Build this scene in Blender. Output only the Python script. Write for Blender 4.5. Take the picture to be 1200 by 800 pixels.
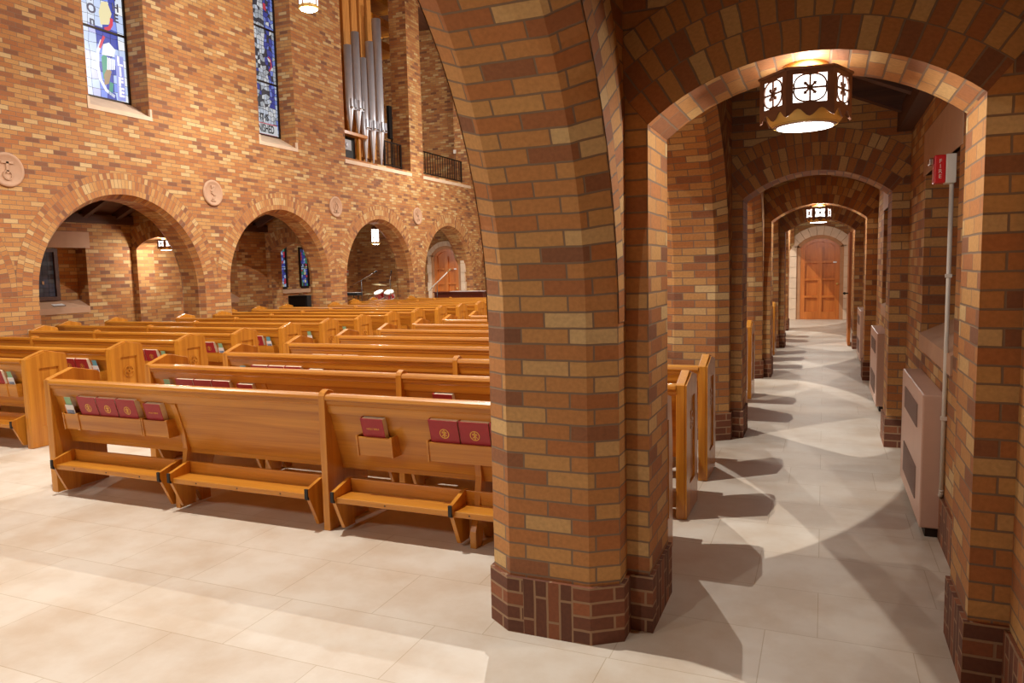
import bpy, bmesh, math, random
from mathutils import Vector, Matrix
random.seed(7)
S = bpy.context.scene
COL = S.collection
for o in list(bpy.data.objects):
    bpy.data.objects.remove(o)

# ------------------------------------------------------------------ camera
YAW, PITCH, ROLL, FPX = 0.3992, 0.0970, -0.0230, 867.6
CAMH = 1.6
fwd = Vector((-math.sin(YAW)*math.cos(PITCH), math.cos(YAW)*math.cos(PITCH), -math.sin(PITCH)))
rt = Vector((math.cos(YAW), math.sin(YAW), 0))
up = rt.cross(fwd)
R_ = math.cos(ROLL)*rt + math.sin(ROLL)*up
U_ = -math.sin(ROLL)*rt + math.cos(ROLL)*up
cd = bpy.data.cameras.new('camera')
cd.sensor_width = 36
cd.lens = FPX/1200*36
cd.clip_start = 0.02
cam = bpy.data.objects.new('camera', cd)
COL.objects.link(cam)
cam.matrix_world = Matrix(((R_.x, U_.x, -fwd.x, 0), (R_.y, U_.y, -fwd.y, 0), (R_.z, U_.z, -fwd.z, CAMH), (0, 0, 0, 1)))
S.camera = cam

# ------------------------------------------------------------------ light level and world
S.view_settings.view_transform = 'Standard'
S.view_settings.look = 'None'
S.view_settings.gamma = 1
S.view_settings.use_curve_mapping = False
S.view_settings.exposure = -0.17
S.cycles.use_denoising = True
S.cycles.max_bounces = 8
S.cycles.diffuse_bounces = 5
S.cycles.caustics_reflective = False
S.cycles.caustics_refractive = False
S.cycles.sample_clamp_indirect = 6
WORLD_STRENGTH = 0.10
PENDANT_W = 1320.0
UP_SHARE = 0.28
LANTERN_W = 24.0
LAMP_COL = (1.0, 0.975, 0.925)
w = bpy.data.worlds.new('world')
S.world = w
w.use_nodes = True
bg = w.node_tree.nodes['Background']
bg.inputs['Color'].default_value = (1.0, 0.97, 0.93, 1)
bg.inputs['Strength'].default_value = WORLD_STRENGTH

# ------------------------------------------------------------------ plan of the place (metres; aisle runs along +Y)
B, YC = 3.932, 3.308          # bay length, first pier
AX = -12.3                    # mirror: x -> AX - x
HW, ZSP = 1.565, 1.37         # nave arches
NX, SX0, SX1, IX = -1.37, -1.262, -0.896, -0.78   # right arcade section
JL, JR = -0.68, 0.517         # aisle arch jambs
OW = 0.65                     # outer wall of the aisle
TT = 0.205                    # half thickness of aisle arches
LW = AX - NX                  # left nave wall face (-10.93)
TOP = 10.2
YEND = 22.6
mir = lambda x: AX - x
idn = lambda x: x

# ------------------------------------------------------------------ materials
def lin(c):
    f = lambda v: (v/12.92 if v <= 0.04045 else ((v+0.055)/1.055)**2.4)
    return tuple(f(v/255) for v in c) + (1.0,)

def newmat(name):
    m = bpy.data.materials.new(name)
    m.use_nodes = True
    nt = m.node_tree
    b = nt.nodes['Principled BSDF']
    return m, nt, b

def plain(name, rgb, rough=0.5, metal=0.0, noise=0.0, scale=8.0, coat=0.0):
    m, nt, b = newmat(name)
    b.inputs['Roughness'].default_value = rough
    b.inputs['Metallic'].default_value = metal
    b.inputs['Coat Weight'].default_value = coat
    c = lin(rgb)
    n = nt.nodes.new('ShaderNodeTexNoise')
    n.inputs['Scale'].default_value = scale
    n.inputs['Detail'].default_value = 4
    tc = nt.nodes.new('ShaderNodeTexCoord')
    nt.links.new(tc.outputs['Object'], n.inputs['Vector'])
    r = nt.nodes.new('ShaderNodeValToRGB')
    k = max(noise, 0.03)
    r.color_ramp.elements[0].position = 0.3
    r.color_ramp.elements[1].position = 0.7
    r.color_ramp.elements[0].color = tuple(v*(1-k) for v in c[:3]) + (1,)
    r.color_ramp.elements[1].color = tuple(min(1, v*(1+k)) for v in c[:3]) + (1,)
    nt.links.new(n.outputs['Fac'], r.inputs['Fac'])
    nt.links.new(r.outputs['Color'], b.inputs['Base Color'])
    return m

def brickmat(name, pal, bw=0.213, rh=0.0677, mortar=0.0095, offset=0.5, mcol=(126, 102, 80), rough=0.8):
    m, nt, b = newmat(name)
    N, L = nt.nodes, nt.links
    uv = N.new('ShaderNodeUVMap'); uv.uv_map = 'uv'
    nz = N.new('ShaderNodeTexNoise'); nz.inputs['Scale'].default_value = 9; nz.inputs['Detail'].default_value = 2
    L.new(uv.outputs[0], nz.inputs['Vector'])
    ad = N.new('ShaderNodeVectorMath'); ad.operation = 'MULTIPLY_ADD'
    ad.inputs[1].default_value = (0.006, 0.006, 0); 
    L.new(nz.outputs['Color'], ad.inputs[0]); L.new(uv.outputs[0], ad.inputs[2])
    br = N.new('ShaderNodeTexBrick')
    br.offset = offset; br.squash = 1.0
    L.new(ad.outputs[0], br.inputs['Vector'])
    br.inputs['Scale'].default_value = 1
    br.inputs['Color1'].default_value = (0, 0, 0, 1)
    br.inputs['Color2'].default_value = (1, 1, 1, 1)
    br.inputs['Mortar'].default_value = (0.5, 0.5, 0.5, 1)
    br.inputs['Mortar Size'].default_value = mortar/2
    br.inputs['Mortar Smooth'].default_value = 0.25
    br.inputs['Brick Width'].default_value = bw
    br.inputs['Row Height'].default_value = rh
    rp = N.new('ShaderNodeValToRGB')
    rp.color_ramp.interpolation = 'LINEAR'
    els = rp.color_ramp.elements
    for i, (p, c) in enumerate(pal):
        e = els[i] if i < 2 else els.new(p)
        e.position = p; e.color = lin(c)
    L.new(br.outputs['Color'], rp.inputs['Fac'])
    n2 = N.new('ShaderNodeTexNoise'); n2.inputs['Scale'].default_value = 55; n2.inputs['Detail'].default_value = 5
    L.new(uv.outputs[0], n2.inputs['Vector'])
    mr = N.new('ShaderNodeMapRange'); mr.inputs['To Min'].default_value = 0.60; mr.inputs['To Max'].default_value = 1.06
    L.new(n2.outputs['Fac'], mr.inputs['Value'])
    mul = N.new('ShaderNodeVectorMath'); mul.operation = 'SCALE'
    L.new(rp.outputs['Color'], mul.inputs[0]); L.new(mr.outputs[0], mul.inputs['Scale'])
    mx = N.new('ShaderNodeMix'); mx.data_type = 'RGBA'
    L.new(br.outputs['Fac'], mx.inputs['Factor'])
    L.new(mul.outputs[0], mx.inputs['A'])
    mx.inputs['B'].default_value = lin(mcol)
    L.new(mx.outputs['Result'], b.inputs['Base Color'])
    b.inputs['Roughness'].default_value = rough
    inv = N.new('ShaderNodeMath'); inv.operation = 'MULTIPLY_ADD'
    inv.inputs[1].default_value = -1.0
    sc = N.new('ShaderNodeMath'); sc.operation = 'MULTIPLY'; sc.inputs[1].default_value = 0.25
    L.new(n2.outputs['Fac'], sc.inputs[0])
    L.new(br.outputs['Fac'], inv.inputs[0]); L.new(sc.outputs[0], inv.inputs[2])
    bp = N.new('ShaderNodeBump'); bp.inputs['Strength'].default_value = 0.55; bp.inputs['Distance'].default_value = 0.006
    L.new(inv.outputs[0], bp.inputs['Height'])
    L.new(bp.outputs[0], b.inputs['Normal'])
    return m

PAL = [(0.0, (130, 84, 56)), (1.0, (214, 182, 128)), (0.07, (152, 97, 60)), (0.22, (180, 113, 60)), (0.55, (190, 131, 72)), (0.85, (203, 154, 91))]
PALD = [(0.0, (98, 58, 40)), (1.0, (164, 98, 58)), (0.5, (130, 74, 46))]
M_brick = brickmat('brick', PAL)
M_ring = brickmat('brick_voussoir', PAL, offset=0.0)
M_plinth = brickmat('brick_plinth', PALD, rh=0.0635, mortar=0.012, mcol=(150, 118, 88))
M_stone = plain('limestone', (214, 188, 160), 0.7, noise=0.08, scale=5)
M_stone2 = plain('limestone_pink', (184, 146, 116), 0.75, noise=0.06, scale=5)

def floormat():
    m, nt, b = newmat('floor_tile')
    N, L = nt.nodes, nt.links
    tc = N.new('ShaderNodeTexCoord')
    br = N.new('ShaderNodeTexBrick')
    br.offset = 0.37; br.offset_frequency = 2; br.squash = 0.72; br.squash_frequency = 3
    br.inputs['Scale'].default_value = 1
    br.inputs['Brick Width'].default_value = 0.80
    br.inputs['Row Height'].default_value = 0.47
    br.inputs['Mortar Size'].default_value = 0.0022
    br.inputs['Mortar Smooth'].default_value = 0.3
    br.inputs['Color1'].default_value = lin((202, 190, 173))
    br.inputs['Color2'].default_value = lin((209, 199, 183))
    br.inputs['Mortar'].default_value = lin((180, 163, 138))
    L.new(tc.outputs['Object'], br.inputs['Vector'])
    n = N.new('ShaderNodeTexNoise'); n.inputs['Scale'].default_value = 2.3; n.inputs['Detail'].default_value = 7
    n.inputs['Roughness'].default_value = 0.62
    L.new(tc.outputs['Object'], n.inputs['Vector'])
    r = N.new('ShaderNodeValToRGB')
    r.color_ramp.elements[0].position = 0.36; r.color_ramp.elements[0].color = (0.86, 0.78, 0.70, 1)
    r.color_ramp.elements[1].position = 0.62; r.color_ramp.elements[1].color = (1.0, 1.0, 1.0, 1)
    L.new(n.outputs['Fac'], r.inputs['Fac'])
    mx = N.new('ShaderNodeMix'); mx.data_type = 'RGBA'; mx.blend_type = 'MULTIPLY'
    mx.inputs['Factor'].default_value = 1.0
    L.new(br.outputs['Color'], mx.inputs['A']); L.new(r.outputs['Color'], mx.inputs['B'])
    L.new(mx.outputs['Result'], b.inputs['Base Color'])
    rr = N.new('ShaderNodeMapRange'); rr.inputs['To Min'].default_value = 0.38; rr.inputs['To Max'].default_value = 0.58
    L.new(n.outputs['Fac'], rr.inputs['Value']); L.new(rr.outputs[0], b.inputs['Roughness'])
    bp = N.new('ShaderNodeBump'); bp.inputs['Strength'].default_value = 0.15; bp.inputs['Distance'].default_value = 0.003
    L.new(n.outputs['Fac'], bp.inputs['Height']); L.new(bp.outputs[0], b.inputs['Normal'])
    return m
M_floor = floormat()

def woodmat(name, axis, dark=(160, 93, 22), light=(206, 140, 47), rough=0.33, coat=0.25):
    m, nt, b = newmat(name)
    N, L = nt.nodes, nt.links
    tc = N.new('ShaderNodeTexCoord')
    mp = N.new('ShaderNodeMapping')
    s = [9.0, 9.0, 9.0]; s[axis] = 0.55
    mp.inputs['Scale'].default_value = s
    L.new(tc.outputs['Object'], mp.inputs['Vector'])
    n = N.new('ShaderNodeTexNoise'); n.inputs['Scale'].default_value = 1.6; n.inputs['Detail'].default_value = 3; n.inputs['Distortion'].default_value = 0.6
    L.new(mp.outputs[0], n.inputs['Vector'])
    mp2 = N.new('ShaderNodeMapping')
    s2 = [120.0, 120.0, 120.0]; s2[axis] = 3.0
    mp2.inputs['Scale'].default_value = s2
    L.new(tc.outputs['Object'], mp2.inputs['Vector'])
    n2 = N.new('ShaderNodeTexNoise'); n2.inputs['Scale'].default_value = 1.0; n2.inputs['Detail'].default_value = 2
    L.new(mp2.outputs[0], n2.inputs['Vector'])
    md = N.new('ShaderNodeMath'); md.operation = 'MULTIPLY_ADD'; md.inputs[1].default_value = 0.35
    L.new(n2.outputs['Fac'], md.inputs[0]); L.new(n.outputs['Fac'], md.inputs[2])
    r = N.new('ShaderNodeValToRGB')
    r.color_ramp.elements[0].position = 0.36; r.color_ramp.elements[0].color = lin(dark)
    r.color_ramp.elements[1].position = 0.95; r.color_ramp.elements[1].color = lin(light)
    L.new(md.outputs[0], r.inputs['Fac'])
    L.new(r.outputs['Color'], b.inputs['Base Color'])
    b.inputs['Roughness'].default_value = rough
    b.inputs['Coat Weight'].default_value = coat
    b.inputs['Coat Roughness'].default_value = 0.2
    return m
OAKX = woodmat('oak_along', 0)
OAKZ = woodmat('oak_upright', 2)
DOORW = woodmat('door_oak', 2, (172, 92, 30), (206, 122, 50), 0.4, 0.15)
BEAM = woodmat('dark_beam', 0, (62, 36, 24), (92, 56, 36), 0.6, 0.0)
BEAMY = woodmat('dark_beam_long', 1, (62, 36, 24), (92, 56, 36), 0.6, 0.0)
BOARD = woodmat('ceiling_board', 1, (74, 44, 28), (104, 64, 42), 0.65, 0.0)
PIPEW = woodmat('pipe_wood', 2, (176, 112, 50), (222, 160, 84), 0.5, 0.0)
M_iron = plain('iron', (48, 38, 32), 0.5, 0.6)
M_bronze = plain('lantern_bronze', (126, 88, 70), 0.5, 0.1, 0.06)
M_brass = plain('lantern_brass', (222, 186, 104), 0.4, 0.2, 0.05)
M_tin = plain('pipe_metal', (206, 208, 216), 0.36, 0.6, 0.04)
M_heater = plain('heater_paint', (206, 170, 150), 0.4, 0.0, 0.02)
M_grille = plain('heater_grille', (150, 126, 116), 0.5, 0.1)
M_black = plain('black_rubber', (26, 24, 24), 0.6)
M_white = plain('white_paint', (226, 220, 208), 0.45)
M_red = plain('alarm_red', (206, 26, 30), 0.35)
M_maroon = plain('book_maroon', (156, 36, 46), 0.45, 0, 0.06, 30)
M_page = plain('book_page', (226, 212, 186), 0.8, 0, 0.06, 60)
M_gold = plain('gold_stamp', (222, 172, 74), 0.35, 0.3)
M_green = plain('card_green', (136, 176, 140), 0.6)
M_blue = plain('card_blue', (96, 158, 176), 0.6)
M_card = plain('card_white', (222, 222, 222), 0.6)
M_pic = plain('card_picture', (120, 132, 158), 0.6, 0, 0.5, 40)
M_orange = plain('card_orange', (214, 128, 72), 0.6)
M_chrome = plain('chrome', (200, 200, 205), 0.2, 1.0)
M_drum = plain('drum_red', (170, 30, 26), 0.25, 0, 0.05, 5, 0.5)
M_head = plain('drum_head', (224, 222, 214), 0.6)
M_cymbal = plain('cymbal_bronze', (206, 186, 140), 0.3, 0.8)
M_console = woodmat('console_wood', 0, (58, 20, 14), (96, 36, 24), 0.3, 0.3)
M_speaker = plain('speaker_black', (22, 21, 22), 0.7)

def emis(name, rgb, st):
    m, nt, b = newmat(name)
    c = lin(rgb)
    b.inputs['Base Color'].default_value = c
    b.inputs['Emission Color'].default_value = c
    b.inputs['Emission Strength'].default_value = st
    return m
M_glow = emis('lantern_glass', (255, 246, 236), 5.0)
M_glow1 = emis('lantern_pane', (255, 248, 240), 3.2)
M_glow2 = emis('lantern_lens', (255, 248, 240), 7.0)

def glassmat(name, st):
    m, nt, b = newmat(name)
    N, L = nt.nodes, nt.links
    a = N.new('ShaderNodeAttribute'); a.attribute_name = 'Col'
    b.inputs['Base Color'].default_value = (0.04, 0.04, 0.05, 1)
    L.new(a.outputs['Color'], b.inputs['Emission Color'])
    b.inputs['Emission Strength'].default_value = st
    b.inputs['Roughness'].default_value = 0.25
    return m
M_glass1 = glassmat('stained_glass_bright', 1.05)
M_glass2 = glassmat('stained_glass', 0.62)
M_glass3 = glassmat('stained_glass_dim', 0.5)
M_glass4 = glassmat('stained_glass_dusk', 0.04)
M_leadg = plain('glass_paint', (86, 90, 120), 0.5)
M_glassw = emis('white_glass', (240, 244, 255), 0.95)
M_lead = plain('lead_came', (30, 30, 36), 0.5, 0.3)

# ------------------------------------------------------------------ mesh helpers
class MB:
    def __init__(s):
        s.v, s.f, s.uv, s.mi, s.sm, s.col = [], [], [], [], [], []
    def face(s, pts, uv=None, mi=0, smooth=False, col=None):
        i = len(s.v)
        s.v += [tuple(p) for p in pts]
        s.f.append(tuple(range(i, i+len(pts))))
        s.uv.append(uv); s.mi.append(mi); s.sm.append(smooth); s.col.append(col)
    def box(s, x0, x1, y0, y1, z0, z1, mi=0, uvs=False):
        P = lambda x, y, z: (x, y, z)
        F = [([P(x0,y0,z0),P(x1,y0,z0),P(x1,y0,z1),P(x0,y0,z1)], 'xz'), ([P(x1,y1,z0),P(x0,y1,z0),P(x0,y1,z1),P(x1,y1,z1)], 'xz'),
             ([P(x0,y1,z0),P(x0,y0,z0),P(x0,y0,z1),P(x0,y1,z1)], 'yz'), ([P(x1,y0,z0),P(x1,y1,z0),P(x1,y1,z1),P(x1,y0,z1)], 'yz'),
             ([P(x0,y0,z1),P(x1,y0,z1),P(x1,y1,z1),P(x0,y1,z1)], 'xy'), ([P(x0,y1,z0),P(x1,y1,z0),P(x1,y0,z0),P(x0,y0,z0)], 'xy')]
        for p, k in F:
            ix = {'x': 0, 'y': 1, 'z': 2}
            s.face(p, [(q[ix[k[0]]], q[ix[k[1]]]) for q in p], mi)
    def prism_x(s, prof, x0, x1, mi=0, smooth=False):
        """profile of (y,z) extruded along x"""
        n = len(prof)
        a = [(x0, y, z) for y, z in prof]; b = [(x1, y, z) for y, z in prof]
        s.face(a[::-1], None, mi); s.face(b, None, mi)
        for i in range(n):
            j = (i+1) % n
            s.face([a[i], a[j], b[j], b[i]], None, mi, smooth)
    def prism_y(s, prof, y0, y1, mi=0):
        n = len(prof)
        a = [(x, y0, z) for x, z in prof]; b = [(x, y1, z) for x, z in prof]
        s.face(a, None, mi); s.face(b[::-1], None, mi)
        for i in range(n):
            j = (i+1) % n
            s.face([a[j], a[i], b[i], b[j]], None, mi)
    def prism_z(s, prof, z0, z1, mi=0, uv=False):
        n = len(prof)
        a = [(x, y, z0) for x, y in prof]; b = [(x, y, z1) for x, y in prof]
        s.face(a[::-1], [(p[0], p[1]) for p in a[::-1]], mi); s.face(b, [(p[0], p[1]) for p in b], mi)
        u = 0
        for i in range(n):
            j = (i+1) % n
            l = math.dist(prof[i], prof[j])
            s.face([a[i], a[j], b[j], b[i]], [(u, z0), (u+l, z0), (u+l, z1), (u, z1)], mi)
            u += l
    def tube(s, p0, p1, r0, r1=None, n=10, mi=0, caps=True, smooth=True):
        p0, p1 = Vector(p0), Vector(p1)
        r1 = r0 if r1 is None else r1
        d = (p1-p0).normalized()
        a = d.orthogonal().normalized(); b = d.cross(a)
        c = [(math.cos(2*math.pi*i/n), math.sin(2*math.pi*i/n)) for i in range(n)]
        A = [p0 + (a*x+b*y)*r0 for x, y in c]; Bq = [p1 + (a*x+b*y)*r1 for x, y in c]
        for i in range(n):
            j = (i+1) % n
            s.face([A[i], A[j], Bq[j], Bq[i]], None, mi, smooth)
        if caps:
            s.face(A[::-1], None, mi); s.face(Bq, None, mi)
    def lathe(s, prof, c=(0, 0, 0), n=16, mi=0, smooth=True):
        """profile of (r,z) about the z axis at c"""
        cs = [(math.cos(2*math.pi*i/n), math.sin(2*math.pi*i/n)) for i in range(n)]
        for k in range(len(prof)-1):
            (r0, z0), (r1, z1) = prof[k], prof[k+1]
            for i in range(n):
                j = (i+1) % n
                q = [(c[0]+r0*cs[i][0], c[1]+r0*cs[i][1], c[2]+z0), (c[0]+r0*cs[j][0], c[1]+r0*cs[j][1], c[2]+z0),
                     (c[0]+r1*cs[j][0], c[1]+r1*cs[j][1], c[2]+z1), (c[0]+r1*cs[i][0], c[1]+r1*cs[i][1], c[2]+z1)]
                if r0 < 1e-6: q = q[1:] if False else [q[0], q[2], q[3]]
                elif r1 < 1e-6: q = q[:3]
                s.face(q, None, mi, smooth)
    def xform(s, fn):
        s.v = [tuple(fn(p)) for p in s.v]
        return s
    def build(s, name, mats, parent=None, loc=None, bevel=0.0):
        me = bpy.data.meshes.new(name)
        me.from_pydata(s.v, [], s.f)
        if not isinstance(mats, (list, tuple)): mats = [mats]
        for m in mats: me.materials.append(m)
        if any(u is not None for u in s.uv):
            lay = me.uv_layers.new(name='uv')
            k = 0
            for f, u in zip(s.f, s.uv):
                for i in range(len(f)):
                    lay.data[k].uv = u[i] if u is not None else (0.1, 0.03)
                    k += 1
        if any(c is not None for c in s.col):
            at = me.color_attributes.new('Col', 'FLOAT_COLOR', 'CORNER')
            k = 0
            for f, c in zip(s.f, s.col):
                for i in range(len(f)):
                    at.data[k].color = c if c is not None else (0, 0, 0, 1)
                    k += 1
        for p, mi, sm in zip(me.polygons, s.mi, s.sm):
            p.material_index = mi; p.use_smooth = sm
        bm = bmesh.new(); bm.from_mesh(me)
        bmesh.ops.remove_doubles(bm, verts=bm.verts, dist=1e-5)
        bmesh.ops.recalc_face_normals(bm, faces=bm.faces)
        bm.to_mesh(me); bm.free()
        o = bpy.data.objects.new(name, me)
        COL.objects.link(o)
        if parent is not None: o.parent = parent
        if loc is not None: o.location = loc
        if bevel > 0:
            md = o.modifiers.new('bevel', 'BEVEL'); md.width = bevel; md.segments = 2; md.limit_method = 'ANGLE'
            md.angle_limit = math.radians(40)
        return o

def tag(o, label, cat, group=None, kind=None):
    o['label'] = label; o['category'] = cat
    if group: o['group'] = group
    if kind: o['kind'] = kind
    return o

def empty(name, loc=(0, 0, 0), rz=0.0):
    o = bpy.data.objects.new(name, None)
    o.empty_display_size = 0.1
    COL.objects.link(o)
    o.location = loc; o.rotation_euler = (0, 0, rz)
    return o

def copy_tree(o, parent=None):
    c = o.copy(); COL.objects.link(c)
    if parent is not None: c.parent = parent
    for ch in list(o.children): copy_tree(ch, c)
    return c

def text(name, body, size, mat, parent, origin, ax, ay, extrude=0.001, align='CENTER', bold=0.0):
    """lettering lying in the plane of ax (reading direction) and ay (up)"""
    cu = bpy.data.curves.new(name, 'FONT')
    cu.body = body; cu.size = size; cu.extrude = extrude; cu.offset = bold
    cu.align_x = align; cu.align_y = 'CENTER'
    t = bpy.data.objects.new(name, cu)
    COL.objects.link(t)
    dg = bpy.context.evaluated_depsgraph_get()
    me = bpy.data.meshes.new_from_object(t.evaluated_get(dg))
    bpy.data.objects.remove(t)
    ax, ay = Vector(ax), Vector(ay); az = ax.cross(ay); og = Vector(origin)
    for v in me.vertices:
        v.co = og + ax*v.co.x + ay*v.co.y + az*v.co.z
    me.materials.clear(); me.materials.append(mat)
    o = bpy.data.objects.new(name, me); COL.objects.link(o); o.parent = parent
    return o

# ------------------------------------------------------------------ FLOOR
fb = MB(); fb.box(-17, 4, -9, 27.2, -0.12, 0)
tag(fb.build('floor', M_floor), 'pale limestone slab floor of the church and its side aisles', 'floor', kind='structure')

# ------------------------------------------------------------------ ARCADES (brick piers, round arches, wall over them)
E0, RING = 0.075, (0.10, 0.15, 0.10)
def arcade(mx, kmin, kmax, name, label, zface):
    m = MB()
    sect = [(NX, E0), (SX0, 0), (SX1, 0), (IX, E0)]
    us = [0]
    for i in range(3): us.append(us[-1] + math.hypot(sect[i+1][0]-sect[i][0], sect[i+1][1]-sect[i][1]))
    NA = 36
    for k in range(kmin, kmax):
        c = YC + B*(k+0.5)
        def curve(e):
            r = HW+e
            pts = [(c+r, 0.0), (c+r, 0.6)]
            pts += [(c+r*math.cos(math.pi*i/NA), ZSP+r*math.sin(math.pi*i/NA)) for i in range(NA+1)]
            pts += [(c-r, 0.6), (c-r, 0.0)]
            return pts
        cs = [curve(e) for _, e in sect]
        ref = curve(0.0); s = [0]
        for i in range(len(ref)-1): s.append(s[-1]+math.dist(ref[i], ref[i+1]))
        for j in range(3):
            x0, x1 = mx(sect[j][0]), mx(sect[j+1][0])
            for i in range(len(ref)-1):
                a, b = cs[j][i], cs[j][i+1]; d, e = cs[j+1][i], cs[j+1][i+1]
                m.face([(x0, a[0], a[1]), (x0, b[0], b[1]), (x1, e[0], e[1]), (x1, d[0], d[1])],
                       [(us[j], s[i]), (us[j], s[i+1]), (us[j+1], s[i+1]), (us[j+1], s[i])], 0)
        # faces toward the nave and toward the aisle
        for X, zt in ((mx(NX), zface), (mx(IX), 3.6)):
            r = HW+E0
            for i in range(NA):
                y0, z0 = c+r*math.cos(math.pi*i/NA), ZSP+r*math.sin(math.pi*i/NA)
                y1, z1 = c+r*math.cos(math.pi*(i+1)/NA), ZSP+r*math.sin(math.pi*(i+1)/NA)
                q = [(X, y0, z0), (X, y1, z1), (X, y1, zt), (X, y0, zt)]
                m.face(q, [(p[1], p[2]) for p in q], 0)
            for ya, yb in ((c-B/2, c-r), (c+r, c+B/2)):
                q = [(X, ya, 0), (X, yb, 0), (X, yb, zt), (X, ya, zt)]
                m.face(q, [(p[1], p[2]) for p in q], 0)
            # arch rings, a hair proud of the wall
            sg = 1 if X > mx(-1.0) else -1
            e = E0
            Xo = X + sg*0.004
            for ri, wd in enumerate(RING):
                r0, r1 = HW+e, HW+e+wd
                rm = (r0+r1)/2
                for i in range(NA):
                    t0, t1 = math.pi*i/NA, math.pi*(i+1)/NA
                    def P(r, t):
                        y = c+r*math.cos(t)
                        return (Xo, min(max(y, c-B/2), c+B/2), ZSP+r*math.sin(t))
                    q = [P(r0, t0), P(r1, t0), P(r1, t1), P(r0, t1)]
                    u0 = 0.213*ri; u1 = u0+0.213
                    m.face(q, [(u0, rm*t0), (u1, rm*t0), (u1, rm*t1), (u0, rm*t1)], 1)
                e += wd
    return m

mL = arcade(mir, -3, 6, 'wall_left', '', 4.33)
# clerestory of the left wall: openings per bay
WC, WH = 0.035, 0.585
def rect_yz(m, X, y0, y1, z0, z1):
    q = [(X, y0, z0), (X, y1, z0), (X, y1, z1), (X, y0, z1)]
    m.face(q, [(p[1], p[2]) for p in q], 0)
def rect_xz(m, Y, x0, x1, z0, z1):
    q = [(x0, Y, z0), (x1, Y, z0), (x1, Y, z1), (x0, Y, z1)]
    m.face(q, [(p[0]+0.05, p[2]) for p in q], 0)
yend = YC+B*6
opens = []
for k in (-2, -1, 0, 1, 2):
    c = YC+B*(k+0.5)+WC
    opens.append((c-WH, c+WH, 4.40, 8.6, 0.50))
opens.append((15.62, 18.76, 4.45, 9.6, 0.55))
opens.append((19.50, 22.62, 4.45, 9.6, 0.55))
y = YC-3*B
for (a, b, z0, z1, d) in opens:
    rect_yz(mL, LW, y, a, 4.33, TOP)
    rect_yz(mL, LW, a, b, 4.33, z0); rect_yz(mL, LW, a, b, z1, TOP)
    for Y in (a, b): rect_xz(mL, Y, LW-d, LW, z0, z1)
    q = [(LW, a, z1), (LW, b, z1), (LW-d, b, z1), (LW-d, a, z1)]
    mL.face(q, [(p[1], p[0]) for p in q], 0)
    q = [(LW, a, z0), (LW, b, z0), (LW-d, b, z0), (LW-d, a, z0)]
    mL.face(q, [(p[1], p[0]) for p in q], 0)
    y = b
rect_yz(mL, LW, y, yend, 4.33, TOP)
tag(mL.build('wall_left', [M_brick, M_ring]), 'tall brick nave wall on round arches, with windows and organ openings', 'wall', kind='structure')
mR = arcade(idn, -3, 6, 'wall_right', '', TOP)
tag(mR.build('wall_right', [M_brick, M_ring]), 'near brick arcade between nave and aisle, its big pier in front', 'wall', kind='structure')

# pier plinths
def octo(yc, g, mx):
    h = HW and (B/2-HW)
    P = [(NX-g, yc-h+E0-g*0.4), (SX0-g*0.4, yc-h-g), (SX1+g*0.4, yc-h-g), (IX+g, yc-h+E0-g*0.4),
         (IX+g, yc+h-E0+g*0.4), (SX1+g*0.4, yc+h+g), (SX0-g*0.4, yc+h+g), (NX-g, yc+h-E0+g*0.4)]
    return [(mx(x), yy) for x, yy in P]
PZ = 0.252
def wrap_plinth(m, poly, closed=True, z1=PZ, ret=0.075, soldier_min=0.3):
    """brick plinth: returns laid flat at the corners, bricks on end between"""
    n = len(poly)
    u = 0
    for i in range(n if closed else n-1):
        a, b = Vector(poly[i]), Vector(poly[(i+1) % n])
        l = (b-a).length
        cuts = [(0, l, 0)]
        if l > soldier_min: cuts = [(0, ret, 0), (ret, l-ret, 1), (l-ret, l, 0)]
        for s0, s1, k in cuts:
            p, q = a.lerp(b, s0/l), a.lerp(b, s1/l)
            quad = [(p.x, p.y, 0), (q.x, q.y, 0), (q.x, q.y, z1), (p.x, p.y, z1)]
            if k == 0: uv = [(u+s0, 0), (u+s1, 0), (u+s1, 0.254), (u+s0, 0.254)]
            else:
                n_ = max(1, round((s1-s0)/0.0635)); W = n_*0.0635
                uv = [(0.03, 0), (0.03, W), (0.285, W), (0.285, 0)]
            m.face(quad, uv, 0)
        u += l
    top = [(p[0], p[1], z1) for p in poly]
    if closed: m.face(top, [(p[0], p[1]) for p in top], 0)
def plinth(poly, label, z1=PZ):
    m = MB(); wrap_plinth(m, poly, True, z1)
    return tag(m.build('baseboard_pier', M_plinth), label, 'pier base', 'brick plinths of the piers', 'structure')
for k in range(-1, 6):
    plinth(octo(YC+B*k, 0.018, idn), 'dark brick plinth round the foot of a right-hand nave pier')
for k in range(0, 7):
    plinth(octo(YC+B*k, 0.018, mir), 'dark brick plinth round the foot of a left-hand nave pier')

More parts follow.
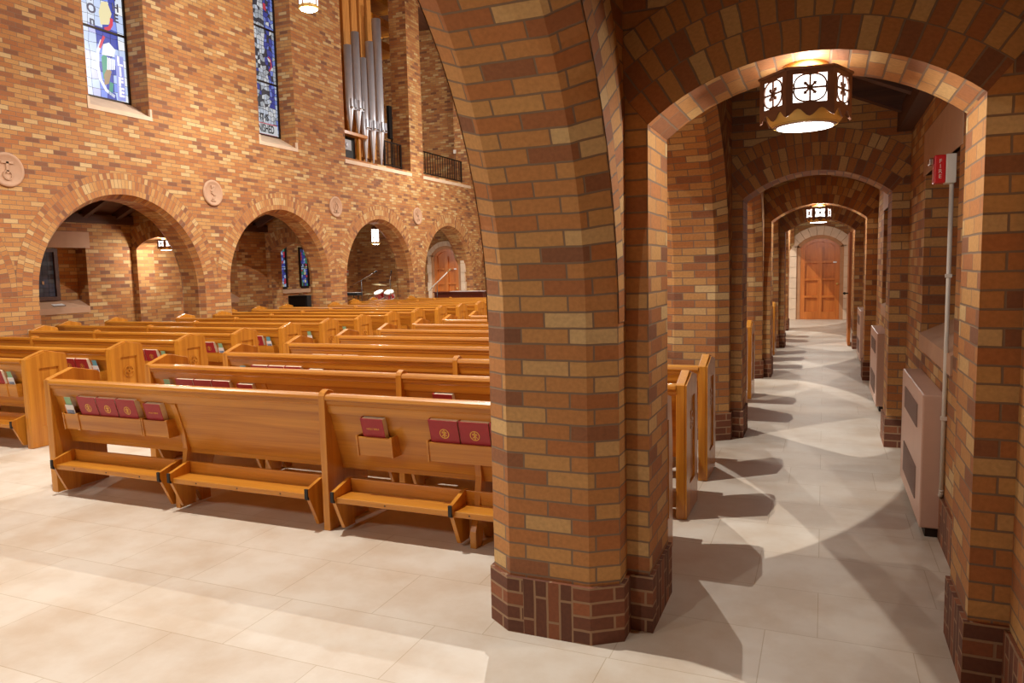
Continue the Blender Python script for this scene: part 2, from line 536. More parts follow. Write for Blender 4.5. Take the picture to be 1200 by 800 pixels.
# ------------------------------------------------------------------ AISLE CROSS ARCHES
AC, AHW, ASP, ARISE = (JL+JR)/2, (JR-JL)/2, 2.18, 0.215
AR = (AHW**2+ARISE**2)/(2*ARISE)
def cross_wall(mx, k, name, label, xo=OW+0.03, ztop=3.75):
    yc = YC+B*k
    m = MB()
    cz = ASP+ARISE-AR
    half = math.asin(AHW/AR)
    NA = 22
    arc = lambda r, i: (AC+r*math.sin(-half+2*half*i/NA), cz+r*math.cos(-half+2*half*i/NA))
    xi = IX-0.02
    for Y, sg in ((yc-TT, -1), (yc+TT, 1)):
        f = lambda q: m.face([(mx(x), Y, z) for x, z in q], [(x+0.04, z) for x, z in q], 0)
        f([(xi, 0), (JL, 0), (JL, ASP), (xi, ASP)]); f([(JR, 0), (xo, 0), (xo, ASP), (JR, ASP)])
        f([(xi, ASP), (JL, ASP), (JL, ztop), (xi, ztop)]); f([(JR, ASP), (xo, ASP), (xo, ztop), (JR, ztop)])
        for i in range(NA):
            a, b = arc(AR, i), arc(AR, i+1)
            f([a, b, (b[0], ztop), (a[0], ztop)])
        e = 0
        for ri, wd in enumerate((0.125, 0.115, 0.115)):
            for i in range(NA):
                q = [arc(AR+e, i), arc(AR+e, i+1), arc(AR+e+wd, i+1), arc(AR+e+wd, i)]
                s0, s1 = 2*half*i/NA*(AR+e+0.06), 2*half*(i+1)/NA*(AR+e+0.06)
                u0, u1 = ri*0.213, ri*0.213+0.213
                Yp = Y+sg*0.004
                q = [(max(min(x, xo), xi), z) for x, z in q]
                m.face([(mx(x), Yp, z) for x, z in q], [(u0, s0), (u0, s1), (u1, s1), (u1, s0)], 1)
            e += wd
    y0, y1 = yc-TT, yc+TT
    for X in (JL, JR):
        q = [(mx(X), y0, 0), (mx(X), y1, 0), (mx(X), y1, ASP), (mx(X), y0, ASP)]
        m.face(q, [(p[1]-y0+0.05, p[2]) for p in q], 0)
    for i in range(NA):
        a, b = arc(AR, i), arc(AR, i+1)
        s0, s1 = 2*half*i/NA*AR, 2*half*(i+1)/NA*AR
        m.face([(mx(a[0]), y0, a[1]), (mx(b[0]), y0, b[1]), (mx(b[0]), y1, b[1]), (mx(a[0]), y1, a[1])],
               [(0.05, s0), (0.05, s1), (0.05+2*TT, s1), (0.05+2*TT, s0)], 0)
    o = m.build(name, [M_brick, M_ring])
    tag(o, label, 'arch wall', kind='structure')
    g = 0.016
    for pol in ([(IX-0.02, y0-g), (JL+g, y0-g), (JL+g, y1+g), (IX-0.02, y1+g)], [(JR-g, y0-g), (xo, y0-g), (xo, y1+g), (JR-g, y1+g)]):
        plinth([(mx(x), yy) for x, yy in pol], 'dark brick plinth under an aisle arch jamb', PZ+0.001)
    return o
ORD = ['nearest', 'second', 'third', 'fourth', 'fifth']
for k in range(4):
    cross_wall(idn, k, 'wall_cross', f'brick wall with low arch across the right aisle, {ORD[k]} of the row')
for k in range(1, 4):
    cross_wall(mir, k, 'wall_cross', f'brick wall with low arch across the far left aisle, {ORD[k-1]} of the row')

# ------------------------------------------------------------------ OUTER AISLE WALLS with window niches
NZ0, NZ1, NH, ND = 1.08, 2.19, 0.72, 0.28
def niche_y(k): return YC+B*(k+0.5)+0.02
def outer_wall(mx, name, label, y0, y1, bays, ztop=3.0):
    m = MB()
    X = mx(OW); Xb = mx(OW+ND)
    y = y0
    for k in bays:
        c = niche_y(k); a, b = c-NH, c+NH
        rect_yz(m, X, y, a, 0, ztop); rect_yz(m, X, a, b, 0, NZ0); rect_yz(m, X, a, b, NZ1, ztop)
        for Y in (a, b): rect_xz(m, Y, min(X, Xb), max(X, Xb), NZ0, NZ1)
        rect_yz(m, Xb, a, b, NZ0, NZ1)
        for z in (NZ0, NZ1):
            q = [(X, a, z), (X, b, z), (Xb, b, z), (Xb, a, z)]
            m.face(q, [(p[1], p[0]) for p in q], 0)
        y = b
    rect_yz(m, X, y, y1, 0, ztop)
    # plinth course along the wall
    Xp = mx(OW-0.02)
    q = [(Xp, y0, 0), (Xp, y1, 0), (Xp, y1, PZ-0.01), (Xp, y0, PZ-0.01)]
    n_ = round((y1-y0)/0.0635); W = n_*0.0635
    m.face(q, [(0.03, 0), (0.03, W), (0.285, W), (0.285, 0)], 1)
    q = [(Xp, y0, PZ-0.01), (Xp, y1, PZ-0.01), (X, y1, PZ-0.01), (X, y0, PZ-0.01)]
    m.face(q, [(p[1], p[0]) for p in q], 1)
    return tag(m.build(name, [M_brick, M_plinth]), label, 'wall', kind='structure')
outer_wall(idn, 'wall_aisle_right', 'outer brick wall of the right aisle with window niches', -9, YEND, (0, 1, 2))
outer_wall(mir, 'wall_aisle_left', 'outer brick wall of the far left aisle with window niches', 0, YC+B*3, (0, 1, 2))

wn = [0]
def niche_window(mx, k, label):
    c = niche_y(k)
    wn[0] += 1
    r = empty(f'window_{wn[0]}', (mx(OW), c, NZ0))
    tag(r, label, 'window', kind='structure')
    s = 1 if mx is idn else -1          # outward direction along x
    b = MB(); b.box(min(-s*0.006, s*0.02), max(-s*0.006, s*0.02), -NH-0.09, NH+0.09, NZ1-NZ0, NZ1-NZ0+0.30); b.build('lintel', M_stone2, r)
    b = MB()   # sloping stone sill with a lip
    P = [(-s*0.012, -0.11), (-s*0.012, 0.0), (s*(ND-0.02), 0.13), (s*(ND-0.02), -0.02), (s*0.02, -0.11)]
    b.prism_y(P, -NH-0.06 if False else -NH+0.002, NH-0.002); b.build('sill', M_stone2, r)
    xa, xb = sorted((s*(ND-0.07), s*(ND-0.012)))
    b = MB()
    W, z0, z1 = 0.30, 0.14, NZ1-NZ0-0.01
    b.box(xa, xb, -W, -W+0.07, z0, z1); b.box(xa, xb, W-0.07, W, z0, z1)
    b.box(xa, xb, -W+0.07, W-0.07, z0, z0+0.07); b.box(xa, xb, -W+0.07, W-0.07, z1-0.07, z1)
    b.build('frame', BEAM, r)
    g = MB()
    xg = s*(ND-0.03)
    ny, nz = 4, 10
    rnd = random.Random(k+3)
    for i in range(ny):
        for j in range(nz):
            ya, yb = -W+0.07+(2*W-0.14)*i/ny+0.004, -W+0.07+(2*W-0.14)*(i+1)/ny-0.004
            za, zb = z0+0.07+(z1-z0-0.14)*j/nz+0.004, z0+0.07+(z1-z0-0.14)*(j+1)/nz-0.004
            cc = rnd.choice([(0.5, 0.55, 0.6, 1), (0.3, 0.35, 0.5, 1), (0.15, 0.15, 0.2, 1), (0.6, 0.5, 0.4, 1)])
            g.face([(xg, ya, za), (xg, yb, za), (xg, yb, zb), (xg, ya, zb)], None, 0, False, cc)
    g.build('leaded_glass', M_glass4, r)
    l = MB(); l.face([(xg+s*0.006, -W+0.06, z0+0.06), (xg+s*0.006, W-0.06, z0+0.06), (xg+s*0.006, W-0.06, z1-0.06), (xg+s*0.006, -W+0.06, z1-0.06)]); l.build('lead_came', M_lead, r)
    # casement latches near the sill
    h = MB(); h.box(min(xa, xa-s*0.03), max(xa, xa-s*0.03)+0.001, -0.02, 0.02, z0+0.30, z0+0.36); h.build('latch', M_chrome, r)
    return r
for k in range(3):
    niche_window(idn, k, f'dark leaded window in a deep niche of the right aisle wall, {ORD[k]} of three')
niche_window(mir, 1, 'dark wood framed leaded window in the niche seen through the leftmost arch')
niche_window(mir, 2, 'leaded window niche of the far left aisle, hidden beyond the second arch')

# ------------------------------------------------------------------ AISLE CEILINGS: lean-to boards, rafters, wall plates
def ceiling_z(x): return 2.86 + (OW-x)*0.44
def aisle_roof(mx, y0, y1, nm):
    b = MB()
    pts = [(OW+0.03, ceiling_z(OW+0.03)), (IX-0.02, ceiling_z(IX-0.02)), (IX-0.02, ceiling_z(IX-0.02)+0.06), (OW+0.03, ceiling_z(OW+0.03)+0.06)]
    b.prism_y([(mx(x), z) for x, z in pts], y0, y1)
    tag(b.build('ceiling', BOARD), f'sloping dark board ceiling over the {nm}', 'ceiling', kind='structure')
    b = MB(); xs = sorted((mx(OW-0.11), mx(OW+0.01))); b.box(xs[0], xs[1], y0, y1, 2.66, 2.82)
    tag(b.build('trim_1', BEAMY), f'dark wall plate beam along the {nm}', 'beam', kind='structure')
    n = max(1, round((y1-y0)/0.72))
    for i in range(n):
        yy = y0+(y1-y0)*(i+0.5)/n
        b = MB()
        P = [(OW, ceiling_z(OW)-0.002), (IX, ceiling_z(IX)-0.002), (IX, ceiling_z(IX)-0.15), (OW, ceiling_z(OW)-0.15)]
        b.prism_y([(mx(x), z) for x, z in P], yy-0.05, yy+0.05)
        tag(b.build('rafter', BEAM), f'dark rafter crossing under the sloping ceiling of the {nm}', 'rafter', f'rafters of the {nm}', 'structure')
for k in range(-1, 4):
    aisle_roof(idn, YC+B*k+TT, (YC+B*(k+1)-TT) if k < 3 else YEND, f'right aisle, {(["near", "first", "second", "third", "last"])[k+1]} bay')
for k in range(0, 3):
    aisle_roof(mir, YC+B*k+TT, YC+B*(k+1)-TT, f'far left aisle, {ORD[k]} bay')

# ------------------------------------------------------------------ LEFT TRANSEPT and end walls
TX = -15.5
m = MB()
rect_yz(m, TX, YC+B*3, YEND, 0, 3.7)
tag(m.build('wall_transept', M_brick), 'brick side wall of the left transept holding two small stained windows', 'wall', kind='structure')
m = MB(); rect_xz(m, YC+B*3+TT-0.02, TX, mir(OW), 0, 3.7)
tag(m.build('wall_return', M_brick), 'brick return wall between the left aisle and the transept', 'wall', kind='structure')
b = MB(); b.box(TX, mir(IX)+0.02, YC+B*3+TT, YEND, 3.5, 3.6)
tag(b.build('ceiling', BOARD), 'dark board ceiling over the left transept', 'ceiling', kind='structure')
m = MB(); rect_xz(m, YEND, TX, mir(IX)+0.02, 0, 3.7)
tag(m.build('wall_transept_end', M_brick), 'brick end wall of the left transept behind drums and door', 'wall', kind='structure')
m = MB(); rect_xz(m, YEND, IX-0.02, OW+0.03, 0, 5)
tag(m.build('wall_aisle_end', M_brick), 'brick end wall of the right aisle with stone framed door', 'wall', kind='structure')
m = MB(); rect_xz(m, 26.9, LW-0.6, NX+0.6, 0, TOP)
for X in (LW-0.5, NX+0.5): rect_yz(m, X, YEND, 27.0, 0, 3.3)
tag(m.build('wall_front', M_brick), 'brick wall behind the altar end of the nave', 'wall', kind='structure')
b = MB(); b.box(LW-0.6, NX+0.7, -9, 27, TOP, TOP+0.1)
tag(b.build('ceiling', BOARD), 'high wooden ceiling of the nave', 'ceiling', kind='structure')

# organ chamber behind the upper openings
m = MB()
rect_yz(m, -14.6, 14.9, 23.4, 4.3, TOP)
rect_xz(m, 14.9, -14.6, LW-0.5, 4.3, TOP); rect_xz(m, 23.4, -14.6, LW-0.5, 4.3, TOP)
rect_yz(m, LW-0.55, 14.9, 15.62, 4.3, TOP); rect_yz(m, LW-0.55, 18.76, 19.5, 4.3, TOP); rect_yz(m, LW-0.55, 22.62, 23.4, 4.3, TOP)
tag(m.build('wall_organ_chamber', M_brick), 'brick chamber walls behind the organ pipes and balcony', 'wall', kind='structure')
b = MB(); b.box(-14.6, LW-0.5, 14.9, 23.4, 4.30, 4.42)
tag(b.build('floor', M_floor), 'raised floor of the organ chamber', 'floor', kind='structure')

b = MB(); b.box(-14.7, LW-0.5, 14.8, 23.5, 9.9, 10.0)
tag(b.build('ceiling', BOARD), 'wooden ceiling of the organ chamber', 'ceiling', kind='structure')

# ------------------------------------------------------------------ DOORS
def arched_door(n, label, cx, w, zs, zr, surround=True, sw=0.30):
    r = empty(f'door_{n}', (cx, YEND, 0)); tag(r, label, 'door', kind='structure')
    hw = w/2
    R = (hw**2+zr**2)/(2*zr); cz = zs+zr-R; half = math.asin(hw/R); NA = 12
    arc = lambda rad, t: (rad*math.sin(t), cz+rad*math.cos(t))
    top = [arc(R, half-2*half*i/NA) for i in range(NA+1)]
    P = [(-hw, 0.005), (hw, 0.005)] + top
    b = MB(); b.prism_y(P, -0.03, -0.01); b.build('door_leaf', DOORW, r)
    # stiles and rails raised round eight sunk panels
    b = MB()
    st = 0.12
    for xa, xb in ((-hw, -hw+st), (-st/2, st/2), (hw-st, hw)):
        b.box(xa, xb, -0.085, -0.029, 0.005, zs-0.005)
    nr = 5
    zz = [0.13, 0.62, 1.11, 1.60, 2.04*zs/2.04]
    for z in [0.0] + [zs*q for q in (0.30, 0.54, 0.78)]:
        hh = 0.22 if z == 0 else 0.07
        for xa, xb in ((-hw+st, -st/2), (st/2, hw-st)):
            b.box(xa, xb, -0.083, -0.029, z+0.005, z+hh)
    P2 = [(-hw, zs-0.1), (hw, zs-0.1)] + top
    inner = [arc(R-0.09, half*0.86*(1-2*i/NA)) for i in range(NA+1)]
    for i in range(NA):
        q = [top[i], top[i+1], inner[i+1], inner[i]]
        b.prism_y(q, -0.084, -0.029)
    b.build('door_rails', DOORW, r)
    b = MB(); b.box(hw-0.17, hw-0.08, -0.094, -0.084, zs*0.78, zs*0.78+0.04); b.build('sign_plate', M_card, r)
    b = MB(); b.lathe([(0, -0.03), (0.028, -0.02), (0.03, 0.0), (0.014, 0.02), (0.014, 0.05)], n=10)
    b.xform(lambda p: (hw-0.06+p[0], -0.11+p[2], 1.0+p[1])); b.build('handle', M_brass, r)
    # casing and stone surround
    b = MB()
    for i in range(NA):
        t0, t1 = half-2*half*i/NA, half-2*half*(i+1)/NA
        b.prism_y([arc(R, t0), arc(R, t1), arc(R+0.1, t1), arc(R+0.1, t0)], -0.10, 0.0)
    for sg in (-1, 1):
        xa, xb = sorted((sg*hw, sg*(hw+0.10))); b.box(xa, xb, -0.10, 0, 0, zs+0.0)
    b.build('casing', M_ashlar2, r)
    b = MB(); NB = 9
    for i in range(NB):
        t0, t1 = half*1.12*(1-2*i/NB)-0.004, half*1.12*(1-2*(i+1)/NB)+0.004
        b.prism_y([arc(R+0.1, t0), arc(R+0.1, t1), arc(R+0.1+sw, t1), arc(R+0.1+sw, t0)], -0.14, 0)
    for sg in (-1, 1):
        nb = 7
        for i in range(nb):
            z0, z1 = (zs+0.05)*i/nb+0.004, (zs+0.05)*(i+1)/nb-0.004
            wd = sw*(1.0 if i % 2 else 0.82)
            xa, xb = sorted((sg*(hw+0.10), sg*(hw+0.10+wd))); b.box(xa, xb, -0.14, 0, z0, z1)
    b.build('stone_surround', M_stone, r, bevel=0.004)
    return r
M_ashlar2 = plain('ashlar_casing', (176, 128, 88), 0.7, noise=0.08)
arched_door(1, 'arched eight-panel oak door at the end of the right aisle', -0.105, 1.02, 2.02, 0.24, sw=0.25)
arched_door(2, 'arched oak door seen through the fourth left arch', -11.86, 0.92, 2.1, 0.25, sw=0.16)
# open door leaf by the fourth aisle arch
r = empty('door_3', (0.46, 15.42, 0)); tag(r, 'oak door standing open edge-on at the right of the fourth aisle arch', 'door', kind='structure')
b = MB(); b.box(-0.025, 0.025, 0, 0.85, 0.01, 2.15); b.build('door_leaf', DOORW, r, bevel=0.004)
b = MB(); b.tube((-0.025, 0.09, 1.0), (-0.075, 0.09, 1.0), 0.012); b.lathe([(0, -0.03), (0.03, -0.01), (0.03, 0.01), (0, 0.03)], (-0.09, 0.09, 1.0), 10); b.build('knob', M_black, r)

# ------------------------------------------------------------------ STAINED GLASS of the nave wall
def mosaic(r, Xg, ya, yb, za, zb, ny, nz, colf, mat, rnd, jit=0.28, gap=0.006, name='stained_glass'):
    du, dv = (yb-ya)/ny, (zb-za)/nz
    P = [[(ya+du*i+(rnd.uniform(-jit, jit)*du if 0 < i < ny else 0), za+dv*j+(rnd.uniform(-jit, jit)*dv if 0 < j < nz else 0)) for j in range(nz+1)] for i in range(ny+1)]
    g = MB()
    for i in range(ny):
        for j in range(nz):
            q = [Vector(P[i][j]), Vector(P[i+1][j]), Vector(P[i+1][j+1]), Vector(P[i][j+1])]
            c = sum(q, Vector((0, 0)))/4
            q2 = [p+(c-p).normalized()*gap*1.4 for p in q]
            g.face([(Xg, p.x, p.y) for p in q2], None, 0, False, colf((c.x-ya)/(yb-ya), (c.y-za)/(zb-za), rnd))
    g.build(name, mat, r)
    l = MB(); l.face([(Xg-0.004, ya, za), (Xg-0.004, yb, za), (Xg-0.004, yb, zb), (Xg-0.004, ya, zb)]); l.build('lead_came', M_lead, r)

WHT, PBL, MBL, DBL, GRN, RED, BRN, YEL, DRK, GRY = (0.95, 0.97, 1, 1), (0.55, 0.68, 1, 1), (0.22, 0.32, 0.9, 1), (0.04, 0.07, 0.45, 1), (0.05, 0.35, 0.22, 1), (0.75, 0.04, 0.08, 1), (0.4, 0.26, 0.12, 1), (0.9, 0.8, 0.45, 1), (0.03, 0.04, 0.06, 1), (0.55, 0.6, 0.66, 1)
def poly_on(r, X, pts, col, mat, name='glass_piece'):
    g = MB(); g.face([(X, a, b_) for a, b_ in pts], None, 0, False, col)
    return g.build(name, mat, r)

def nave_window(n, c, label, mat, colf, seed, ny, nz, z_top=8.55, jit=0.28, gap=0.006):
    wn[0] += 1
    r = empty(f'window_{wn[0]}', (LW, c, 4.33)); tag(r, label, 'window', kind='structure')
    D = 0.45
    ya, yb = -WH, WH
    zg = 0.33
    mosaic(r, -D, ya+0.03, yb-0.03, zg, z_top-4.33, ny, nz, colf, mat, random.Random(seed), jit, gap)
    b = MB()
    for y0, y1 in ((ya, ya+0.035), (yb-0.035, yb)): b.box(-D-0.02, -D+0.03, y0, y1, zg-0.03, z_top-4.33)
    b.box(-D-0.02, -D+0.03, ya+0.035, yb-0.035, zg-0.03, zg+0.012)
    b.build('frame', M_iron, r)
    for z in (1.47, 2.63, 3.7):
        b = MB(); b.box(-D+0.003, -D+0.028, ya+0.035, yb-0.035, z-0.018, z+0.018); b.build('saddle_bar', M_iron, r)
    b = MB()   # stone sill: lip, cheeks, slope
    b.box(-0.03, 0.012, ya-0.03, yb+0.04, 0.0, 0.07)
    b.box(-0.03, 0.012, ya-0.03, ya+0.012, 0.07, 0.20); b.box(-0.03, 0.012, yb-0.002, yb+0.04, 0.07, 0.20)
    b.prism_y([(-0.0, 0.065), (-D+0.03, zg-0.02), (-D+0.03, 0.06), (0.0, 0.06)], ya+0.003, yb-0.003)
    b.build('sill', M_stone, r)
    return r

SKY1 = (0.62, 0.74, 1.0, 1); SKY2 = (0.78, 0.86, 1.0, 1); LAV = (0.60, 0.62, 0.98, 1)
def col1(u, v, rnd):
    zz = v*3.9
    if u < 0.48: return rnd.choice([SKY1, SKY2, LAV])
    if u > 0.90: return rnd.choice([WHT, SKY2, SKY1])
    if u > 0.82: return rnd.choice([SKY1, LAV, SKY2])
    if 0.55 < u < 0.82: return rnd.choice([SKY2, SKY1, MBL, DBL]) if zz > 1.1 else rnd.choice([DBL, MBL, MBL, DBL, PBL])
    return rnd.choice([WHT, SKY1, SKY2, LAV])
WY1 = YC+B*1.5+WC
w1 = nave_window(1, WY1, 'bright stained glass window high on the left wall, leftmost, with white and blue figure', M_glass1, col1, 5, 8, 26, jit=0.10, gap=0.003)
X0 = -0.45+0.004
def crv(pts, wd):   # ribbon polygon along a polyline
    L_, R2 = [], []
    for i, p in enumerate(pts):
        a = Vector(pts[max(i-1, 0)]); b_ = Vector(pts[min(i+1, len(pts)-1)])
        t = (b_-a).normalized(); nn = Vector((-t.y, t.x))
        L_.append(Vector(p)+nn*wd/2); R2.append(Vector(p)-nn*wd/2)
    return L_, R2
def ribbon(r, X, pts, wd, col, mat, name='glass_piece'):
    L_, R2 = crv(pts, wd); g = MB()
    for i in range(len(pts)-1):
        q = [L_[i], L_[i+1], R2[i+1], R2[i]]
        g.face([(X, p.x, p.y) for p in q], None, 0, False, col)
    return g.build(name, mat, r)
# figure pieces (y from window centre, z from sill foot)
ribbon(w1, X0, [(0.10, 1.30), (0.01, 1.10), (-0.01, 0.86), (0.02, 0.64), (0.12, 0.48), (0.28, 0.40)], 0.055, WHT, M_glass1, 'robe_border')
poly_on(w1, X0, [(0.08, 0.66), (0.16, 0.66), (0.20, 0.98), (0.15, 1.10), (0.07, 1.02)], GRN, M_glass1)
poly_on(w1, X0+0.002, [(0.09, 0.56), (0.18, 0.60), (0.25, 0.82), (0.17, 0.86), (0.10, 0.74)], BRN, M_glass1)
poly_on(w1, X0, [(0.16, 0.42), (0.24, 0.44), (0.27, 0.62), (0.20, 0.64)], GRN, M_glass1)
for i in range(4): poly_on(w1, X0+0.003, [(0.16+0.042*i, 0.83+0.01*i), (0.195+0.042*i, 0.83+0.01*i), (0.215+0.04*i, 1.03), (0.18+0.04*i, 1.05)], WHT, M_glass1, 'hand_piece')
poly_on(w1, X0+0.001, [(0.08, 1.06), (0.32, 1.08), (0.36, 1.20), (0.24, 1.30), (0.12, 1.24)], WHT, M_glass1)
ribbon(w1, X0+0.004, [(0.17, 1.50), (0.26, 1.54), (0.31, 1.62), (0.32, 1.72)], 0.06, RED, M_glass1)
ribbon(w1, X0+0.004, [(0.05, 1.16), (0.10, 1.28), (0.15, 1.38)], 0.045, RED, M_glass1)
poly_on(w1, X0+0.002, [(0.10, 1.56), (0.26, 1.60), (0.33, 1.80), (0.26, 1.98), (0.14, 1.94), (0.08, 1.76)], YEL, M_glass1)
poly_on(w1, X0, [(0.12, 0.32), (0.32, 0.34), (0.30, 0.46), (0.16, 0.48)], DBL, M_glass1)
for i, ch in enumerate('TION'):
    text('lettering', ch if ch != 'N' else 'n', 0.21, M_leadg, w1, (X0+0.006, 0.02-0.08, 2.17-0.20*i), (0, 1, 0), (0, 0, 1), bold=0.006)
poly_on(w1, X0+0.001, [(0.34, 0.36), (0.50, 0.36), (0.50, 1.12), (0.34, 1.12)], (0.36, 0.40, 0.86, 1), M_glass1)
for i, ch in enumerate('LIFE'):
    text('lettering', ch, 0.21, M_glassw, w1, (X0+0.008, 0.42, 1.02-0.175*i), (0, 1, 0), (0, 0, 1), bold=0.007)
for i, ch in enumerate('THE'):
    text('lettering', ch, 0.19, M_leadg, w1, (X0+0.006, 0.41, 2.10-0.18*i), (0, 1, 0), (0, 0, 1), bold=0.005)

def col2(u, v, rnd):
    zz = v*3.9
    if u > 0.93: return rnd.choice([SKY1, GRY, MBL])
    if zz < 0.62: return rnd.choice([WHT, SKY2, GRY])
    cx = 0.62+0.06*math.sin(zz*2.2)
    if abs(u-cx) < 0.13: return rnd.choice([WHT, GRY, GRY, WHT, SKY2, DRK])
    if u > 0.74: return rnd.choice([DBL, DBL, MBL, DBL, WHT, DRK, MBL, RED if rnd.random() < 0.4 else DBL])
    return rnd.choice([DBL, GRY, DRK, DRK, MBL, GRY])
w2 = nave_window(2, YC+B*2.5+WC, 'stained glass window with pale figure on blue, second on the left wall beside the organ', M_glass2, col2, 9, 14, 44, jit=0.36, gap=0.005)
X2 = -0.45+0.004
ribbon(w2, X2+0.004, [(0.34, 1.75), (0.42, 1.85), (0.40, 2.0), (0.33, 2.05)], 0.035, RED, M_glass2)
poly_on(w2, X2+0.004, [(0.24, 3.05), (0.34, 3.02), (0.33, 3.17), (0.25, 3.18)], RED, M_glass2)
for z in (0.46, 0.70):
    ribbon(w2, X2+0.003, [(-0.5, z-0.115), (0.5, z-0.115)], 0.02, RED, M_glass2, 'red_band')
poly_on(w2, X2+0.002, [(-0.5, 0.36), (0.52, 0.36), (0.52, 0.58), (-0.5, 0.58)], WHT, M_glass2, 'text_band')
text('lettering', 'FINISHED', 0.24, M_lead, w2, (X2+0.006, 0.09, 0.47), (0, 0.62, 0), (0, 0, 1), bold=0.006)
text('lettering', 'IT·IS', 0.20, M_lead, w2, (X2+0.006, 0.10, 0.71), (0, 0.75, 0), (0, 0, 1), bold=0.006)

# two small windows of the transept
def col3(u, v, rnd): return rnd.choice([DBL, MBL, RED, PBL, GRN, DBL, YEL, DRK, PBL])
for (yc, nm) in ((18.5, 'left'), (19.56, 'right')):
    wn[0] += 1
    r = empty(f'window_{wn[0]}', (TX, yc, 1.2)); tag(r, f'small coloured stained window, the {nm} one of the pair in the transept', 'window', kind='structure')
    mosaic(r, 0.012, -0.17, 0.17, 0.02, 1.2, 4, 13, col3, M_glass3, random.Random(int(yc*10)), name='stained_glass')
    b = MB(); b.box(0, 0.05, -0.23, -0.17, 0, 1.26); b.box(0, 0.05, 0.17, 0.23, 0, 1.26); b.box(0, 0.05, -0.17, 0.17, -0.04, 0.02); b.box(0, 0.05, -0.17, 0.17, 1.2, 1.26); b.build('frame', M_iron, r)
    b = MB(); b.box(0.013, 0.03, -0.17, 0.17, 0.6, 0.625); b.build('saddle_bar', M_iron, r)
b = MB(); b.box(TX, TX+0.12, 17.6, 20.4, 1.02, 1.14)
tag(b.build('trim_2', M_stone2), 'stone ledge under the pair of transept windows', 'ledge', kind='structure')

# ------------------------------------------------------------------ ORGAN GALLERY
for (ya, yb, nm) in ((15.58, 18.80, 'organ opening'), (19.46, 22.66, 'balcony opening')):
    n = 3
    for i in range(n):
        b = MB()
        y0, y1 = ya+(yb-ya)*i/n+0.003, ya+(yb-ya)*(i+1)/n-0.003
        b.prism_y([(LW+0.015, 4.31), (LW+0.015, 4.40), (LW-0.30, 4.52), (LW-0.30, 4.31)], y0, y1)
        tag(b.build('stone_sill', M_stone), f'pale stone sill block under the {nm}, {(["left", "middle", "right"])[i]} piece', 'sill', kind='structure')
def zpipe(y, zt, zm, zf, r, label):
    """metal organ pipe: cone foot, mouth, cylinder"""
    e = empty('organ_pipe', (-11.2, y, zf)); tag(e, label, 'organ pipe', 'metal organ pipes in the left wall opening')
    b = MB(); b.lathe([(0.012, 0), (0.018, 0.02), (r, zm-zf), ], n=20); b.build('foot', M_tin, e)
    b = MB(); b.lathe([(r, zm-zf), (r, zt-zf), (r*0.86, zt-zf), (r*0.86, zt-zf-0.12), (0, zt-zf-0.12)], n=20); b.build('body', M_tin, e)
    b = MB(); b.box(r*0.72, r+0.03, -r*0.9, -r*0.72, zm-zf-0.06, zm-zf+0.20); b.box(r*0.72, r+0.03, r*0.72, r*0.9, zm-zf-0.06, zm-zf+0.20)
    b.box(r*0.8, r+0.012, -r*0.72, r*0.72, zm-zf-0.06, zm-zf); b.build('mouth', M_tin, e)
    b = MB(); b.tube((r+0.02, -r*1.15, zm-zf-0.02), (r+0.02, r*1.15, zm-zf-0.02), 0.022, n=8); b.build('roller_beard', M_chrome, e)
pp = [(16.28, 7.33, 5.80, 5.17, 0.10), (16.63, 7.74, 5.82, 5.17, 0.105), (16.93, 7.17, 5.40, 4.50, 0.10), (17.28, 7.67, 5.42, 4.50, 0.105), (17.66, 8.36, 5.44, 4.50, 0.12)]
PO = ['leftmost of five, standing on the wooden ledge', 'second of five, on the wooden ledge', 'middle one, shortest of the five', 'fourth of five, beside the tallest', 'tallest and rightmost of the five']
for a, t in zip(pp, PO): zpipe(*a, 'silver metal organ pipe, ' + t)
for i, (y, wd) in enumerate([(16.20, 0.44), (16.72, 0.34), (17.09, 0.28), (17.45, 0.27), (17.80, 0.24)]):
    e = empty('wood_organ_pipe', (-11.62, y, 4.45)); tag(e, f'tall square wooden organ pipe behind the metal ones, {(["leftmost", "second from left", "middle", "fourth from left", "rightmost"])[i]}', 'organ pipe', 'wooden organ pipes in the left wall opening')
    b = MB(); b.box(-0.12, 0.12, -wd/2+0.02, wd/2-0.02, 0.25, 5.1); b.build('body', PIPEW, e, bevel=0.006)
    b = MB(); b.tube((0, 0, -0.03), (0, 0, 0.25), 0.03, 0.05); b.build('foot', PIPEW, e)
    b = MB(); b.box(0.12, 0.14, -wd/2+0.02, wd/2-0.02, 0.55, 0.9); b.build('mouth_cap', OAKZ, e)
e = empty('pipe_ledge', (-11.2, 16.2, 4.45)); tag(e, 'wooden ledge on a post carrying the two left organ pipes', 'ledge')
b = MB(); b.box(-0.12, 0.16, -0.56, 0.60, 0.62, 0.70); b.build('shelf', OAKX, e, bevel=0.004)
b = MB(); b.box(-0.02, 0.05, 0.34, 0.42, -0.06, 0.62); b.build('post', OAKZ, e)
b = MB(); b.box(-0.12, -0.07, -0.56, 0.34, -0.03, 0.62); b.build('back_board', M_speaker, e)
e = empty('amplifier_box', (-11.15, 15.90, 4.45)); tag(e, 'small grey electronics box under the organ ledge', 'box')
b = MB(); b.box(-0.06, 0.1, -0.13, 0.16, 0.22, 0.48); b.build('case', plain('grey_case', (150, 150, 154), 0.5), e, bevel=0.01)
b = MB(); b.box(-0.06, 0.08, -0.12, 0.12, 0.035, 0.22); b.build('stand', M_speaker, e)
b = MB(); b.tube((0.10, -0.04, 0.34), (0.115, -0.04, 0.34), 0.05); b.build('dial', M_chrome, e)
